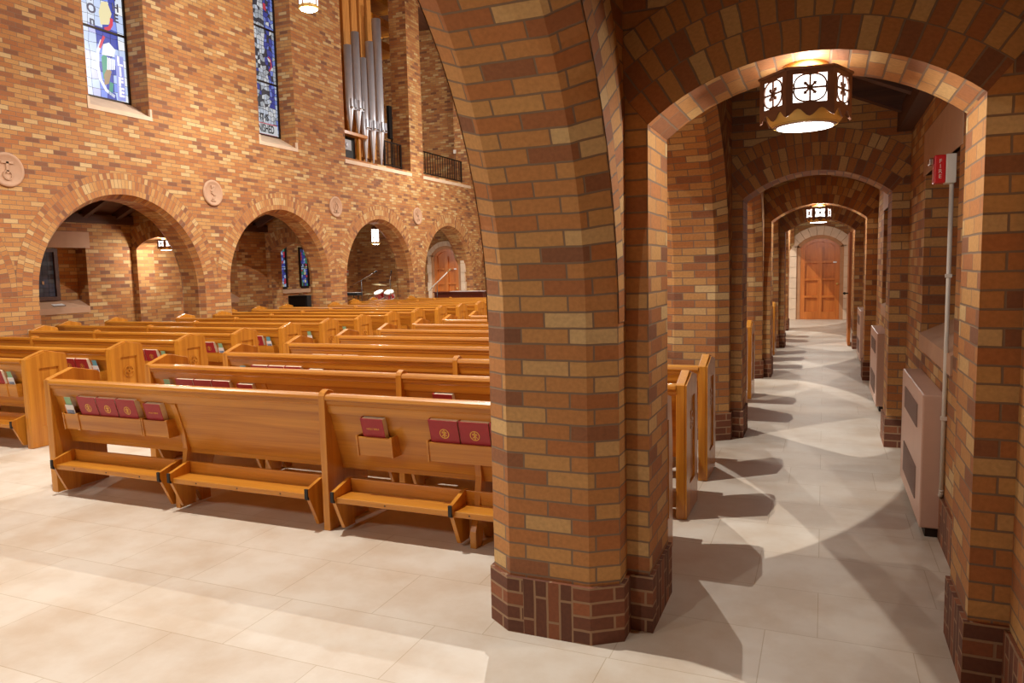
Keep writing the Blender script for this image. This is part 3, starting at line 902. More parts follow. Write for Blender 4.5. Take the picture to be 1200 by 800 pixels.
def railing(y0, y1, label, x=-11.2):
    e = empty('railing', (x, (y0+y1)/2, 4.45)); tag(e, label, 'railing')
    h, half = 0.76, (y1-y0)/2
    b = MB(); b.box(-0.02, 0.02, -half, half, h-0.03, h); b.build('handrail', M_iron, e)
    b = MB(); b.box(-0.015, 0.015, -half, half, 0.10, 0.125); b.build('bottom_rail', M_iron, e)
    for s in (-1, 1):
        b = MB(); b.box(-0.022, 0.022, s*half-0.022, s*half+0.022, -0.03, h+0.0); b.build('post', M_iron, e)
    n = round((y1-y0)/0.16)
    for i in range(1, n):
        yy = -half+2*half*i/n
        b = MB(); b.box(-0.009, 0.009, yy-0.009, yy+0.009, 0.12, h-0.02); b.build('baluster', M_iron, e)
railing(17.83, 18.68, 'dark iron railing of the organ opening, beside the pipes')
railing(19.60, 22.52, 'dark iron railing of the balcony opening right of the brick pier')
e = empty('acoustic_panel', (-12.5, 20.36, 4.42)); tag(e, 'tall black panel hanging in the organ chamber beside the brick pier', 'panel')
b = MB(); b.box(-0.05, 0.05, -0.18, 0.18, 1.3, 2.3); b.build('panel', M_speaker, e, bevel=0.01)
b = MB(); b.tube((0, 0, 0.0), (0, 0, 1.3), 0.025); b.build('stand', M_iron, e)
for i, z in enumerate((8.1, 8.75, 9.4)):
    b = MB(); b.box(-13.4, -12.0, 18.0, 20.2, z, z+0.22)
    tag(b.build('trim_3', OAKX), f'broad horizontal wooden louvre at the top of the organ opening, {(["lowest", "middle", "highest"])[i]}', 'beam', kind='structure')
# small fixture on the balcony
e = empty('balcony_outlet', (-11.45, 22.62, 5.5)); tag(e, 'small white and red box with conduit on the balcony jamb', 'box')
b = MB(); b.box(-0.04, 0.04, -0.06, 0.0, 0, 0.12); b.build('case', M_white, e)
b = MB(); b.tube((0, -0.02, 0), (0, -0.02, -1.05), 0.012); b.build('conduit', M_bronze, e)

# ------------------------------------------------------------------ MEDALLIONS
def medallion(k, label, sym):
    c = YC+B*k
    e = empty('wall_medallion', (LW, c, 3.20)); tag(e, label, 'medallion', 'carved stone medallions along the left wall')
    n = 40; b = MB()
    prof = [(0.0, 0.018), (0.19, 0.018), (0.205, 0.03), (0.235, 0.035), (0.25, 0.02), (0.25, -0.004), (0.0, -0.004)]
    b.lathe(prof, n=n); b.xform(lambda p: (p[2], p[0], p[1])); b.build('disc', M_stone2, e)
    s = MB()
    for (y0, z0, y1, z1, wd) in sym:
        d = Vector((y1-y0, z1-z0)); l = d.length; d /= l; nn = Vector((-d.y, d.x))*wd/2
        q = [Vector((y0, z0))+nn, Vector((y1, z1))+nn, Vector((y1, z1))-nn, Vector((y0, z0))-nn]
        a = [(0.016, p.x, p.y) for p in q]; t = [(0.034, p.x*0.97, p.y*0.97) for p in q]
        s.face(t)
        for i in range(4): s.face([a[i], a[(i+1) % 4], t[(i+1) % 4], t[i]])
    s.build('carved_relief', M_stone2, e)
def ringsym(cy, cz, r, wd, n=14):
    return [(cy+r*math.cos(2*math.pi*i/n), cz+r*math.sin(2*math.pi*i/n), cy+r*math.cos(2*math.pi*(i+1)/n), cz+r*math.sin(2*math.pi*(i+1)/n), wd) for i in range(n)]
medallion(1, 'round pale stone medallion with a tau cross, at the far left edge', [(-0.09, 0.11, 0.09, 0.11, 0.035), (0, 0.12, 0, -0.05, 0.04)] + ringsym(0, -0.08, 0.065, 0.02))
medallion(2, 'round pale stone medallion carved with a bent figure, between first and second left arches', [(-0.05, 0.12, 0.05, 0.13, 0.05), (0.02, 0.11, -0.05, 0.02, 0.045), (-0.05, 0.02, 0.05, -0.05, 0.04), (0.05, -0.05, -0.02, -0.13, 0.04), (-0.06, -0.15, 0.06, -0.15, 0.02)])
medallion(3, 'round pale stone medallion with an arched cross sign, between second and third left arches', [(0, 0.14, 0, -0.15, 0.035), (-0.1, -0.12, 0.1, -0.12, 0.03)] + ringsym(0, 0.0, 0.09, 0.022))
medallion(4, 'round pale stone medallion carved with crossed strokes, right of the third left arch', [(-0.09, 0.12, 0.09, -0.12, 0.03), (0.09, 0.12, -0.09, -0.12, 0.03), (0, 0.15, 0, -0.15, 0.03)])

# ------------------------------------------------------------------ LANTERNS
def hex_lantern(loc, label, watts, group='lanterns under the aisle arches'):
    """low hexagonal flush lantern with pierced quatrefoil sides; loc = ceiling point"""
    e = empty('ceiling_lantern', loc, math.radians(8)); tag(e, label, 'lamp', group)
    Rr, z1, z0 = 0.175, -0.045, -0.215
    b = MB(); b.lathe([(0, 0), (0.085, 0), (0.085, -0.03), (0.02, -0.032), (0.02, -0.06), (0, -0.06)], n=24); b.build('mount_plate', M_brass, e)
    V = [(Rr*math.cos(math.pi/3*i), Rr*math.sin(math.pi/3*i)) for i in range(6)]
    frame, glass, rim, rope = MB(), MB(), MB(), MB()
    for i in range(6):
        a, c = Vector(V[i]), Vector(V[(i+1) % 6])
        mid = (a+c)/2; t = (c-a); L_ = t.length; t = t/L_; nrm = Vector((mid.x, mid.y)).normalized()
        def P(u, z, off=0.0):
            q = mid+t*u+nrm*off
            return (q.x, q.y, z)
        h = L_/2
        wz0, wz1, ww = z0+0.040, z1-0.022, 0.062
        zc = (wz0+wz1)/2; hh = (wz1-wz0)/2
        # pierced plate: border strips
        for (u0, u1, za, zb) in ((-h, -ww, wz0, z1), (ww, h, wz0, z1), (-ww, ww, wz1, z1)):
            for o in (0.0, -0.006):
                frame.face([P(u0, za, o), P(u1, za, o), P(u1, zb, o), P(u0, zb, o)])
        # leaf tracery
        def seg(u0, q0, u1, q1, wd):
            d = Vector((u1-u0, q1-q0)); d = d/d.length; n2 = Vector((-d.y, d.x))*wd/2
            qs = [(u0+n2.x, q0+n2.y), (u1+n2.x, q1+n2.y), (u1-n2.x, q1-n2.y), (u0-n2.x, q0-n2.y)]
            A = [P(u, q, 0.001) for u, q in qs]; Bq = [P(u, q, -0.005) for u, q in qs]
            frame.face(A)
            for k in range(4): frame.face([A[k], A[(k+1) % 4], Bq[(k+1) % 4], Bq[k]])
        seg(-ww, zc, ww, zc, 0.007); seg(0, zc-hh, 0, zc+hh, 0.007)
        for su in (-1, 1):
            for sv in (-1, 1):
                n_ = 8
                pts = []
                for k in range(n_+1):
                    th = math.pi/2*k/n_
                    pts.append((su*ww*math.sin(th)**0.8*0.97, zc+sv*hh*math.cos(th)**0.8*0.97))
                pts[0] = (0, zc+sv*hh*0.93); pts[-1] = (su*ww*0.93, zc)
                bulge = [(u*1.0, z) for u, z in pts]
                for k in range(n_): seg(*bulge[k], *bulge[k+1], 0.0055)
                seg(0, zc, su*0.022, zc+sv*0.022, 0.008)
                seg(su*0.012, zc+sv*0.022, su*0.022, zc+sv*0.012, 0.005)
        glass.face([P(-ww-0.004, wz0-0.004, -0.009), P(ww+0.004, wz0-0.004, -0.009), P(ww+0.004, wz1+0.004, -0.009), P(-ww-0.004, wz1+0.004, -0.009)])
        # roped top edge and scalloped skirt
        rope.tube(P(-h, z1, 0.002), P(h, z1, 0.002), 0.006, n=6)
        ns = 16
        f = lambda u: z0-0.012+0.030*(0.5-0.5*math.cos(4*math.pi*u/L_))
        for k in range(ns):
            u0, u1 = -h+L_*k/ns, -h+L_*(k+1)/ns
            for o in (0.0, -0.006):
                frame.face([P(u0, f(u0), o), P(u1, f(u1), o), P(u1, wz0, o), P(u0, wz0, o)])
            frame.face([P(u0, f(u0), 0), P(u1, f(u1), 0), P(u1, f(u1), -0.006), P(u0, f(u0), -0.006)])
    rim.lathe([(Rr*0.86, z0+0.034), (Rr*0.84, z0+0.010), (0.138, z0-0.010), (0.124, z0-0.026)], n=32)
    frame.build('pierced_frame', M_bronze, e)
    glass.build('glass_pane', M_glow1, e)
    rim.build('brass_bowl', M_brass, e)
    rope.build('rope_edge', M_bronze, e)
    b = MB(); b.lathe([(0.0, z0-0.030), (0.110, z0-0.030), (0.128, z0-0.022), (0.13, z0-0.012), (0, z0-0.012)], n=32)
    b.xform(lambda p: p); b.build('lens_ring', M_bronze, e)
    b = MB(); b.lathe([(0.0, z0-0.034), (0.108, z0-0.032), (0.108, z0-0.030), (0, z0-0.0295)], n=32); b.build('lens', M_glow2, e)
    for zz, wt, nm in ((z0-0.06, watts, 'down_light'), (-0.022, watts*0.12, 'up_light')):
        ld = bpy.data.lights.new(nm, 'POINT'); ld.energy = wt; ld.color = LAMP_COL; ld.shadow_soft_size = 0.04 if nm == 'down_light' else 0.01
        lo = bpy.data.objects.new(nm, ld); COL.objects.link(lo); lo.parent = e
        lo.location = (0, 0, zz) if nm == 'down_light' else (0.0, -0.125, -0.042)
ztop = ASP+ARISE-0.002
hex_lantern((AC, YC, ztop), 'glowing hexagonal pierced lantern under the nearest aisle arch', LANTERN_W)
hex_lantern((AC, YC+2*B, ztop), 'glowing hexagonal lantern under the third arch, above the far oak door', LANTERN_W)
hex_lantern((AC, YC+4*B, 3.05), 'added unseen lantern brightening the last aisle bay, above the fourth arch', LANTERN_W*5)  # extra lantern added out of view to brighten the far door and floor
hex_lantern((mir(AC), YC+2*B, ztop), 'glowing lantern glimpsed through the leftmost nave arch', LANTERN_W*3)

def pendant(x, y, zb, label, watts, h=0.62, r=0.17, ztop=TOP, grp='pendant lanterns of the nave', up=UP_SHARE):
    e = empty('pendant_lantern', (x, y, zb)); tag(e, label, 'lamp', grp)
    b = MB(); b.lathe([(0.0, 0.05), (r*0.66, 0.05), (r*0.74, 0.04), (r*1.02, 0.07), (r*1.06, 0.10), (r, 0.12)], n=8); b.build('base_ring', M_brass, e)
    b = MB(); b.lathe([(0, 0.040), (r*0.6, 0.042), (r*0.6, 0.051)], n=20); b.build('lens', M_glow2, e)
    b = MB(); b.lathe([(r*0.94, 0.12), (r*0.94, h)], n=8, smooth=False); b.build('glass', M_glow, e)
    b = MB()
    for i in range(8):
        a = 2*math.pi*i/8; c, s = math.cos(a)*r*0.97, math.sin(a)*r*0.97
        b.tube((c, s, 0.11), (c, s, h), 0.012, n=6)
    for z in (0.24, 0.40, h-0.02):
        for i in range(8):
            a0, a1 = 2*math.pi*i/8, 2*math.pi*(i+1)/8
            b.tube((math.cos(a0)*r*0.97, math.sin(a0)*r*0.97, z), (math.cos(a1)*r*0.97, math.sin(a1)*r*0.97, z), 0.008, n=5)
    b.build('cage', M_bronze, e)
    b = MB(); b.lathe([(r*1.05, h), (r*0.9, h+0.05), (r*0.3, h+0.16), (0.02, h+0.2)], n=8); b.build('cap', M_bronze, e)
    b = MB(); b.tube((0, 0, h+0.18), (0, 0, ztop-zb), 0.008, n=6); b.build('chain', M_iron, e)
    for typ, wt in (('SPOT', watts), ('POINT', watts*up)):
        ld = bpy.data.lights.new('lamp_light', typ); ld.energy = wt; ld.color = LAMP_COL; ld.shadow_soft_size = 0.03
        if typ == 'SPOT': ld.spot_size = math.radians(158); ld.spot_blend = 0.5
        lo = bpy.data.objects.new('lamp_light', ld); COL.objects.link(lo); lo.parent = e; lo.location = (0, 0, -0.12)
for k in range(-1, 3):
    nmk = ['rearmost, behind the camera', 'nearest', 'middle', 'last'][k+1]
    pendant(-4.05, 2.88+2*B*k, 6.95, f'pendant lantern on a chain over the right-hand pews, {nmk} of the row', PENDANT_W*(0.36 if k < 0 else 1))
    pendant(-8.3, 3.10+2*B*k, 6.1, f'pendant lantern before the left wall, {nmk} of the row' if k != 1 else 'lit pendant lantern hanging at the top of the picture beside the organ pipes', PENDANT_W*0.28, up=0.85)
pendant(-12.75, 19.6, 2.42, 'bright white hanging lantern in the transept above the drum kit', 220, 0.5, 0.13, 3.5, 'transept lantern')

pendant(-13.3, 20.2, 8.3, 'added pendant lantern, out of view, brightening the organ chamber', 260, 0.5, 0.14, 9.9, 'added organ chamber light', 0.6)  # unseen lamp added to lift the organ pipes and chamber walls

# ------------------------------------------------------------------ HEATERS, ALARM, CONDUIT
for k in range(3):
    e = empty('wall_heater', (OW, 5.33+B*k, 0)); tag(e, f'beige metal wall heater with two grilles under the niche, {ORD[k]} along the right wall', 'heater', 'wall heaters of the right aisle')
    b = MB(); b.box(-0.118, 0.0, -0.58, 0.58, 0.055, 0.835); b.build('cabinet', M_heater, e, bevel=0.008)
    b = MB(); b.box(-0.085, -0.021, -0.56, 0.56, 0.0, 0.056); b.build('kick_base', M_iron, e)
    for z0, z1 in ((0.60, 0.74), (0.16, 0.36)):
        b = MB()
        b.box(-0.1195, -0.117, -0.36, 0.36, z0, z1)
        n = 24
        for i in range(n):
            yy = -0.36+0.72*(i+0.5)/n
            b.box(-0.124, -0.119, yy-0.006, yy+0.006, z0, z1)
        b.build('grille', M_grille, e)
AY = 4.72
e = empty('fire_alarm', (OW, AY, 2.09)); tag(e, 'red fire alarm strobe on a white wall box beside the nearest arch', 'fire alarm')
b = MB(); b.box(-0.05, 0.0, -0.05, 0.05, -0.078, 0.078); b.build('back_box', M_white, e, bevel=0.004)
b = MB(); b.box(-0.105, -0.05, -0.048, 0.048, -0.075, 0.075); b.build('horn', M_red, e, bevel=0.006)
b = MB(); b.box(-0.130, -0.105, -0.040, 0.03, 0.025, 0.06); b.build('strobe_lens', M_chrome, e, bevel=0.006)
for i, ch in enumerate('FIRE'):
    text('lettering', ch, 0.03, M_white, e, (-0.077, -0.0485, 0.04-0.027*i), (1, 0, 0), (0, 0, 1), 0.0008)
for ch_i, ch in enumerate('FIRE'):
    text('lettering', ch, 0.03, M_white, e, (-0.1055, 0.0, 0.01-0.022*ch_i), (0, -1, 0), (0, 0, 1), 0.0008)
e = empty('conduit', (OW-0.014, AY, 0)); tag(e, 'white electrical conduit running down the wall from the fire alarm', 'conduit')
b = MB(); b.tube((0, 0, 2.01), (0, 0, 0.30), 0.012, n=10); b.build('pipe', M_white, e)
b = MB()
pr = [(0, 0.045*(1-math.cos(t)), 0.30-0.045*math.sin(t)) for t in [math.pi/2*i/5 for i in range(6)]]
for i in range(5): b.tube(pr[i], pr[i+1], 0.013, n=8)
b.tube(pr[-1], (0, 0.2, 0.255), 0.012, n=8); b.build('elbow', M_white, e)
for z in (1.5, 0.7):
    b = MB(); b.box(-0.016, 0.014, -0.016, 0.016, z, z+0.02); b.build('clip', M_white, e)

# ------------------------------------------------------------------ PEWS
RP = 0.90
PEW_Y0 = 3.70
def end_profile():
    return [(0.0, 0.0), (0.0, 0.858), (0.02, 0.868), (0.20, 0.928), (0.40, 0.882), (0.42, 0.868), (0.44, 0.60), (0.44, 0.0)]
def make_pew(mx, xend_aisle, xdiv, xend_wall, label, outer_detail=True):
    """xs are right-block coordinates; mx mirrors them for the left block"""
    e = empty('church_pew', (mx(xdiv), 0, 0)); ox = xdiv
    s = 1 if mx is idn else -1
    lx = lambda x: s*(x-ox)
    fl = lambda mb: mb.xform(lambda p: (lx(p[0]), p[1], p[2]))
    T = 0.055
    def panel_end(x0, x1, face):      # face: x of the outer face with sunk panel
        b = MB(); b.prism_x(end_profile(), x0, x1)
        fl(b); o = b.build('end_panel', OAKZ, e, bevel=0.004)
        # frame round a sunk panel on the outer face
        sg = 1 if face == x1 else -1
        f = MB(); t0, t1 = sorted((face, face+sg*0.012))
        rec = (0.125, 0.325, 0.34, 0.76)
        zt = 0.855
        f.prism_x([(0.004, 0.004), (0.004, 0.855), (0.125, 0.889), (0.125, 0.004)], t0, t1)
        f.prism_x([(0.325, 0.004), (0.325, 0.893), (0.40, 0.876), (0.436, 0.60), (0.436, 0.004)], t0, t1)
        f.prism_x([(0.125, 0.76), (0.125, 0.889), (0.20, 0.914), (0.325, 0.893), (0.325, 0.76)], t0, t1)
        f.prism_x([(0.125, 0.004), (0.125, 0.20), (0.325, 0.20), (0.325, 0.004)], t0, t1)
        fl(f); f.build('end_frame', OAKZ, o)
        g = MB()
        q0, q1 = sorted((face, face+sg*0.007))
        n = 20
        def disc(r0, r1, dep):
            for i in range(n):
                a0, a1 = 2*math.pi*i/n, 2*math.pi*(i+1)/n
                P = lambda r, a, x: (x, 0.225+r*math.cos(a), 0.60+r*math.sin(a))
                xx = face+sg*dep
                g.face([P(r0, a0, xx), P(r1, a0, xx), P(r1, a1, xx), P(r0, a1, xx)])
                g.face([P(r1, a0, xx), P(r1, a0, face), P(r1, a1, face), P(r1, a1, xx)])
                g.face([P(r0, a0, xx), P(r0, a0, face), P(r0, a1, face), P(r0, a1, xx)])
        disc(0.052, 0.062, 0.009); disc(0.012, 0.024, 0.009)
        for a in range(4):
            c, d = math.cos(a*math.pi/2), math.sin(a*math.pi/2)
            y0, z0 = 0.225+c*0.022, 0.60+d*0.022; y1, z1 = 0.225+c*0.052, 0.60+d*0.052
            nn = Vector((-d, c))*0.006; xx = face+sg*0.008
            g.face([(xx, y0+nn.x, z0+nn.y), (xx, y1+nn.x*1.8, z1+nn.y*1.8), (xx, y1-nn.x*1.8, z1-nn.y*1.8), (xx, y0-nn.x, z0-nn.y)])
        fl(g); g.build('carved_roundel', OAKZ, o)
    panel_end(xend_aisle, xend_aisle+T, xend_aisle)                 # centre aisle end
    panel_end(xend_wall-T, xend_wall, xend_wall)
    # divider
    b = MB(); b.prism_x([(-0.012, 0.0), (-0.012, 0.852), (0.0, 0.872), (0.035, 0.888), (0.085, 0.872), (0.09, 0.84), (0.16, 0.55), (0.20, 0.46), (0.42, 0.43), (0.42, 0.0)], xdiv-0.024, xdiv+0.024)
    fl(b); b.build('divider', OAKZ, e, bevel=0.004)
    segs = [(xend_aisle+T, xdiv-0.024), (xdiv+0.024, xend_wall-T)]
    for si, (xa, xb) in enumerate(segs):
        b = MB(); b.prism_x([(-0.010, 0.835), (-0.006, 0.852), (0.006, 0.862), (0.05, 0.862), (0.065, 0.848), (0.065, 0.80), (0.05, 0.785), (0.012, 0.79), (0.004, 0.80), (0.004, 0.822), (-0.008, 0.826)], xa, xb)
        fl(b); b.build('top_rail', OAKX, e)
        b = MB(); b.prism_x([(0.022, 0.79), (0.045, 0.79), (0.172, 0.375), (0.150, 0.375)], xa, xb)
        b.prism_x([(0.012, 0.795), (0.022, 0.795), (0.034, 0.742), (0.024, 0.738)], xa, xb)
        b.prism_x([(0.142, 0.395), (0.155, 0.395), (0.172, 0.365), (0.148, 0.365)], xa, xb)
        fl(b); b.build('back_panel', OAKX, e)
        b = MB(); b.prism_x([(0.150, 0.405), (0.42, 0.425), (0.50, 0.425), (0.512, 0.412), (0.50, 0.390), (0.42, 0.385), (0.150, 0.370)], xa, xb)
        fl(b); b.build('seat', OAKX, e)
        # centre bracket under the seat, its slim post rising on the back
        xm = (xa+xb)/2-0.03 if si == 0 else xb-1.0
        b = MB(); b.prism_x([(0.018, 0.0), (0.018, 0.10), (0.075, 0.22), (0.112, 0.40), (0.095, 0.52), (0.040, 0.70), (0.028, 0.725), (0.032, 0.745), (0.055, 0.742), (0.085, 0.66), (0.14, 0.47), (0.17, 0.372), (0.38, 0.384), (0.36, 0.30), (0.30, 0.15), (0.30, 0.0), (0.22, 0.0), (0.18, 0.09), (0.12, 0.09), (0.10, 0.0)], xm-0.02, xm+0.02)
        fl(b); b.build('bracket', OAKZ, e, bevel=0.003)
        # kneelers: one each side of the bracket
        for (ka, kb) in (((xa+0.07, xm-0.035), (xm+0.035, xb-0.05)) if si == 0 else ((xa+0.07, xb-0.05),)):
            if kb-ka < 0.45: continue
            k = MB()
            k.box(ka+0.024, kb-0.024, -0.050, 0.092, 0.218, 0.238)
            k.box(ka+0.024, kb-0.024, 0.092, 0.110, 0.218, 0.318)
            k.box(ka+0.024, kb-0.024, -0.066, -0.050, 0.205, 0.240)
            fl(k); ko = k.build('kneeler', OAKX, e, bevel=0.003)
            for xx in ((ka, kb-0.024) if si == 0 else (ka, xm-0.1, kb-0.024)):
                k = MB(); k.prism_x([(-0.085, 0.275), (-0.085, 0.235), (0.012, 0.025), (0.12, 0.02), (0.135, 0.20), (0.125, 0.318), (0.085, 0.322)], xx, xx+0.024)
                fl(k); k.build('kneeler_bracket', OAKZ, ko)
                k = MB(); k.prism_x([(-0.094, 0.278), (-0.094, 0.215), (-0.076, 0.205), (-0.082, 0.278)], xx+0.001, xx+0.023)
                fl(k); k.build('rubber_pad', M_black, ko)
            k = MB()
            for q in (0.2, 0.5, 0.8):
                xq = ka+(kb-ka)*q; k.tube((xq, -0.066, 0.223), (xq, -0.068, 0.223), 0.005, n=8)
            fl(k); k.build('screw_heads', M_black, ko)
        # racks on the back: (x0, x1) boxes
    def rack(x0, x1):
        k = MB()
        k.prism_x([(0.026, 0.505), (0.012, 0.608), (0.024, 0.610), (0.038, 0.505)], x0, x1)
        k.prism_x([(0.026, 0.505), (0.026, 0.494), (0.12, 0.494), (0.12, 0.505)], x0, x1)
        for xx in (x0-0.012, x1):
            k.prism_x([(0.020, 0.490), (0.006, 0.618), (0.09, 0.618), (0.125, 0.490)], xx, xx+0.012)
        fl(k); k.build('book_rack', OAKX, e)
    rack(xend_aisle+T+0.115, xend_aisle+T+0.245); rack(xend_aisle+T+0.27, xend_aisle+T+0.89); rack(xend_aisle+T+0.92, xend_aisle+T+1.14)
    rack(xdiv+0.24, xdiv+0.47); rack(xdiv+0.73, xdiv+1.36)
    return e
SHORT = {3, 4, 7, 8, 12, 13, 16}
XA, XD, XWL, XWS = -5.37, -2.84, -0.785, -1.46
RN = ['front-most nearest', 'second', 'third', 'fourth', 'fifth', 'sixth', 'seventh', 'eighth', 'ninth', 'tenth', 'eleventh', 'twelfth', 'thirteenth', 'fourteenth', 'fifteenth', 'sixteenth', 'farthest, seventeenth']
protos = {}
for k in range(17):
    for blk in ('right', 'left'):
        if blk == 'left' and k == 0: continue
        key = (blk, k in SHORT)
        mx = idn if blk == 'right' else mir
        xw = XWS if k in SHORT else XWL
        if key not in protos:
            protos[key] = make_pew(mx, XA, XD, xw, ''); e = protos[key]
        else: e = copy_tree(protos[key])
        e.location = (mx(XD), PEW_Y0+RP*k, 0)
        if k == 0: lab = 'honey oak pew nearest the camera, its back showing racks of maroon books'
        elif k == 16: lab = f'honey oak pew in the farthest row of the {blk} block'
        else: lab = f'honey oak pew in the {blk} block, {["", "second", "third", "fourth", "fifth", "sixth", "seventh", "eighth", "ninth", "tenth", "eleventh", "twelfth", "thirteenth", "fourteenth", "fifteenth", "sixteenth"][k]} row from the camera'
        tag(e, lab, 'pew', f'oak pews of the {blk} block')

# ------------------------------------------------------------------ BOOKS and CARDS in the racks
LEAN = math.atan2(0.128, 0.415)*0.9
def tilt(p):   # lean backwards with the pew back: bottom forward
    x, y, z = p
    return (x, y*math.cos(LEAN)-z*math.sin(LEAN), z*math.cos(LEAN)+y*math.sin(LEAN))
def make_book(w, h, kind):
    e = empty('hymnal' if kind == 'hymnal' else 'bible')
    t = 0.048
    c = MB()
    c.box(0, w, 0, 0.003, 0, h); c.box(0, w, t-0.003, t, 0, h); c.box(-0.003, 0.002, 0, t, 0, h)
    c.xform(tilt); c.build('cover', M_maroon, e)
    p = MB(); p.box(0.002, w-0.002, 0.003, t-0.003, 0.004, h-0.004); p.xform(tilt); p.build('pages', M_page, e)
    if kind == 'hymnal':
        g = MB(); n = 20; cx, cz = w*0.5, h*0.66
        f = lambda r, a: (cx+r*math.cos(a), -0.0008, cz+r*math.sin(a))
        for i in range(n):
            a0, a1 = 2*math.pi*i/n, 2*math.pi*(i+1)/n
            g.face([f(0.026, a0), f(0.031, a0), f(0.031, a1), f(0.026, a1)])
        def bar(x0, z0, x1, z1, wd):
            d = Vector((x1-x0, z1-z0)).normalized(); nn = Vector((-d.y, d.x))*wd/2
            g.face([(cx+x0+nn.x, -0.0009, cz+z0+nn.y), (cx+x1+nn.x, -0.0009, cz+z1+nn.y), (cx+x1-nn.x, -0.0009, cz+z1-nn.y), (cx+x0-nn.x, -0.0009, cz+z0-nn.y)])
        bar(0, -0.024, 0, 0.024, 0.007); bar(-0.016, 0.006, 0.016, 0.006, 0.006); bar(-0.015, -0.016, 0.012, 0.014, 0.005); bar(-0.013, 0.015, 0.015, -0.014, 0.005)
        g.xform(tilt); g.build('gold_emblem', M_gold, e)
    else:
        o = text('lettering', 'HOLY BIBLE', 0.017, M_gold, e, (w*0.5, -0.0006, h*0.70), (1, 0, 0), (0, 0, 1), 0.0003)
        for v in o.data.vertices: v.co = Vector(tilt(v.co))
    return e
def make_card(green):
    e = empty('pew_card')
    b = MB(); b.box(0.008, 0.072, 0.004, 0.006, 0.02, 0.235); b.xform(tilt); b.build('back_card', M_green if green else M_blue, e)
    b = MB(); b.box(0.0, 0.085, -0.002, 0.0015, 0.0, 0.175); b.xform(tilt); b.build('leaflet', M_card, e)
    b = MB(); b.box(0.006, 0.079, -0.0035, -0.0018, 0.09, 0.135); b.xform(tilt); b.build('picture', M_pic, e)
    b = MB(); b.box(-0.012, -0.001, -0.002, 0.001, 0.0, 0.16); b.xform(tilt); b.build('edge_strip', M_orange, e)
    return e
hymnal0, bible0 = make_book(0.184, 0.245, 'hymnal'), make_book(0.152, 0.225, 'bible')
card0, card1 = make_card(True), make_card(False)
used = set()
def put(proto, x, k, z, label, cat, group, rz=0.0):
    if proto.name in used: e = copy_tree(proto)
    else: e = proto; used.add(proto.name)
    y = PEW_Y0+RP*k + 0.056
    e.location = (x, y, z); e.rotation_euler = (0, 0, rz)
    tag(e, label, cat, group)
    return e
OR3 = ['left', 'middle', 'right']
rb = random.Random(4)
for k in range(0, 8):
    row = 'nearest row' if k == 0 else f'{["", "second", "third", "fourth", "fifth", "sixth", "seventh", "eighth"][k]} row'
    for blk in ('right', 'left'):
        if blk == 'left' and k == 0: continue
        mx = idn if blk == 'right' else mir
        zb = 0.510
        # next to the centre aisle
        x0 = XA+0.055
        cw = 0.085
        def X(xx, w): return xx if mx is idn else mir(xx)-w
        g = k % 3 != 2
        put(card0 if g else card1, X(x0+0.14, cw), k, zb, f'{"green" if g else "blue"} and white pew card by the centre aisle, {blk} block, {row}', 'card', 'pew cards')
        if k < 6:
            nb = 3 if blk == 'right' else 2
            for i in range(nb):
                xi = x0+0.29+0.197*i
                pos = OR3[i] if nb == 3 else ('right' if i == 0 else 'left')
                put(hymnal0, X(xi, 0.184), k, zb, f'maroon hymnal, {pos} of {"three" if nb == 3 else "two"} by the centre aisle, {blk} block, {row}', 'book', 'maroon hymnals')
            if blk == 'right':
                put(bible0, x0+0.95, k, zb, f'single maroon bible left of the slim post, {blk} block, {row}', 'book', 'maroon bibles')
        if blk == 'right' and k < 4:
            if k < 2: put(bible0, XD+0.275, k, zb, f'single maroon bible in the small rack right of the pew divider, {row}', 'book', 'maroon bibles')
            for i in range(3 if k == 0 else 0):
                put(hymnal0, XD+0.745+0.195*i, k, zb, f'maroon hymnal, the {OR3[i]} one of three right of the divider in the {row}', 'book', 'maroon hymnals')

# ------------------------------------------------------------------ FAR CORNER: drums, microphones, console, loudspeaker, card
def ctube(b, *pts, r=0.01, n=8):
    for i in range(len(pts)-1): b.tube(pts[i], pts[i+1], r, n=n)
e = empty('drum_kit', (-12.75, 20.0, 0)); tag(e, 'red drum kit with cymbals under the third left arch', 'drum kit')
def drum(nm, c, r, h, axis):
    b = MB(); b.lathe([(r, 0), (r, h)], n=24)
    hd = MB(); hd.lathe([(0, h), (r*0.97, h), (r*1.02, h-0.012), (r*1.02, h-0.03), (r, h-0.03)], n=24); hd.lathe([(0, 0), (r*0.97, 0), (r*1.02, 0.012), (r*1.02, 0.03), (r, 0.03)], n=24)
    lg = MB()
    for i in range(8):
        a = 2*math.pi*i/8; lg.tube((r*1.03*math.cos(a), r*1.03*math.sin(a), 0.02), (r*1.03*math.cos(a), r*1.03*math.sin(a), h-0.02), 0.007, n=5)
    az = Vector(axis).normalized(); ax = az.orthogonal().normalized(); ay = az.cross(ax)
    f = lambda p: Vector(c)+ax*p[0]+ay*p[1]+az*p[2]
    for q in (b, hd, lg): q.xform(f)
    o = b.build(nm, M_drum, e); hd.build('drum_head', M_head, o); lg.build('lugs', M_chrome, o)
drum('bass_drum', (0.1, -0.25, 0.34), 0.32, 0.42, (0, 1, 0))
drum('tom', (-0.08, -0.12, 0.80), 0.15, 0.22, (-0.1, -0.5, 1)); drum('tom', (0.27, -0.12, 0.80), 0.15, 0.22, (0.1, -0.5, 1))
drum('floor_tom', (0.62, 0.15, 0.42), 0.21, 0.42, (0, -0.1, 1)); drum('snare_drum', (-0.45, 0.15, 0.66), 0.18, 0.15, (0, -0.15, 1))
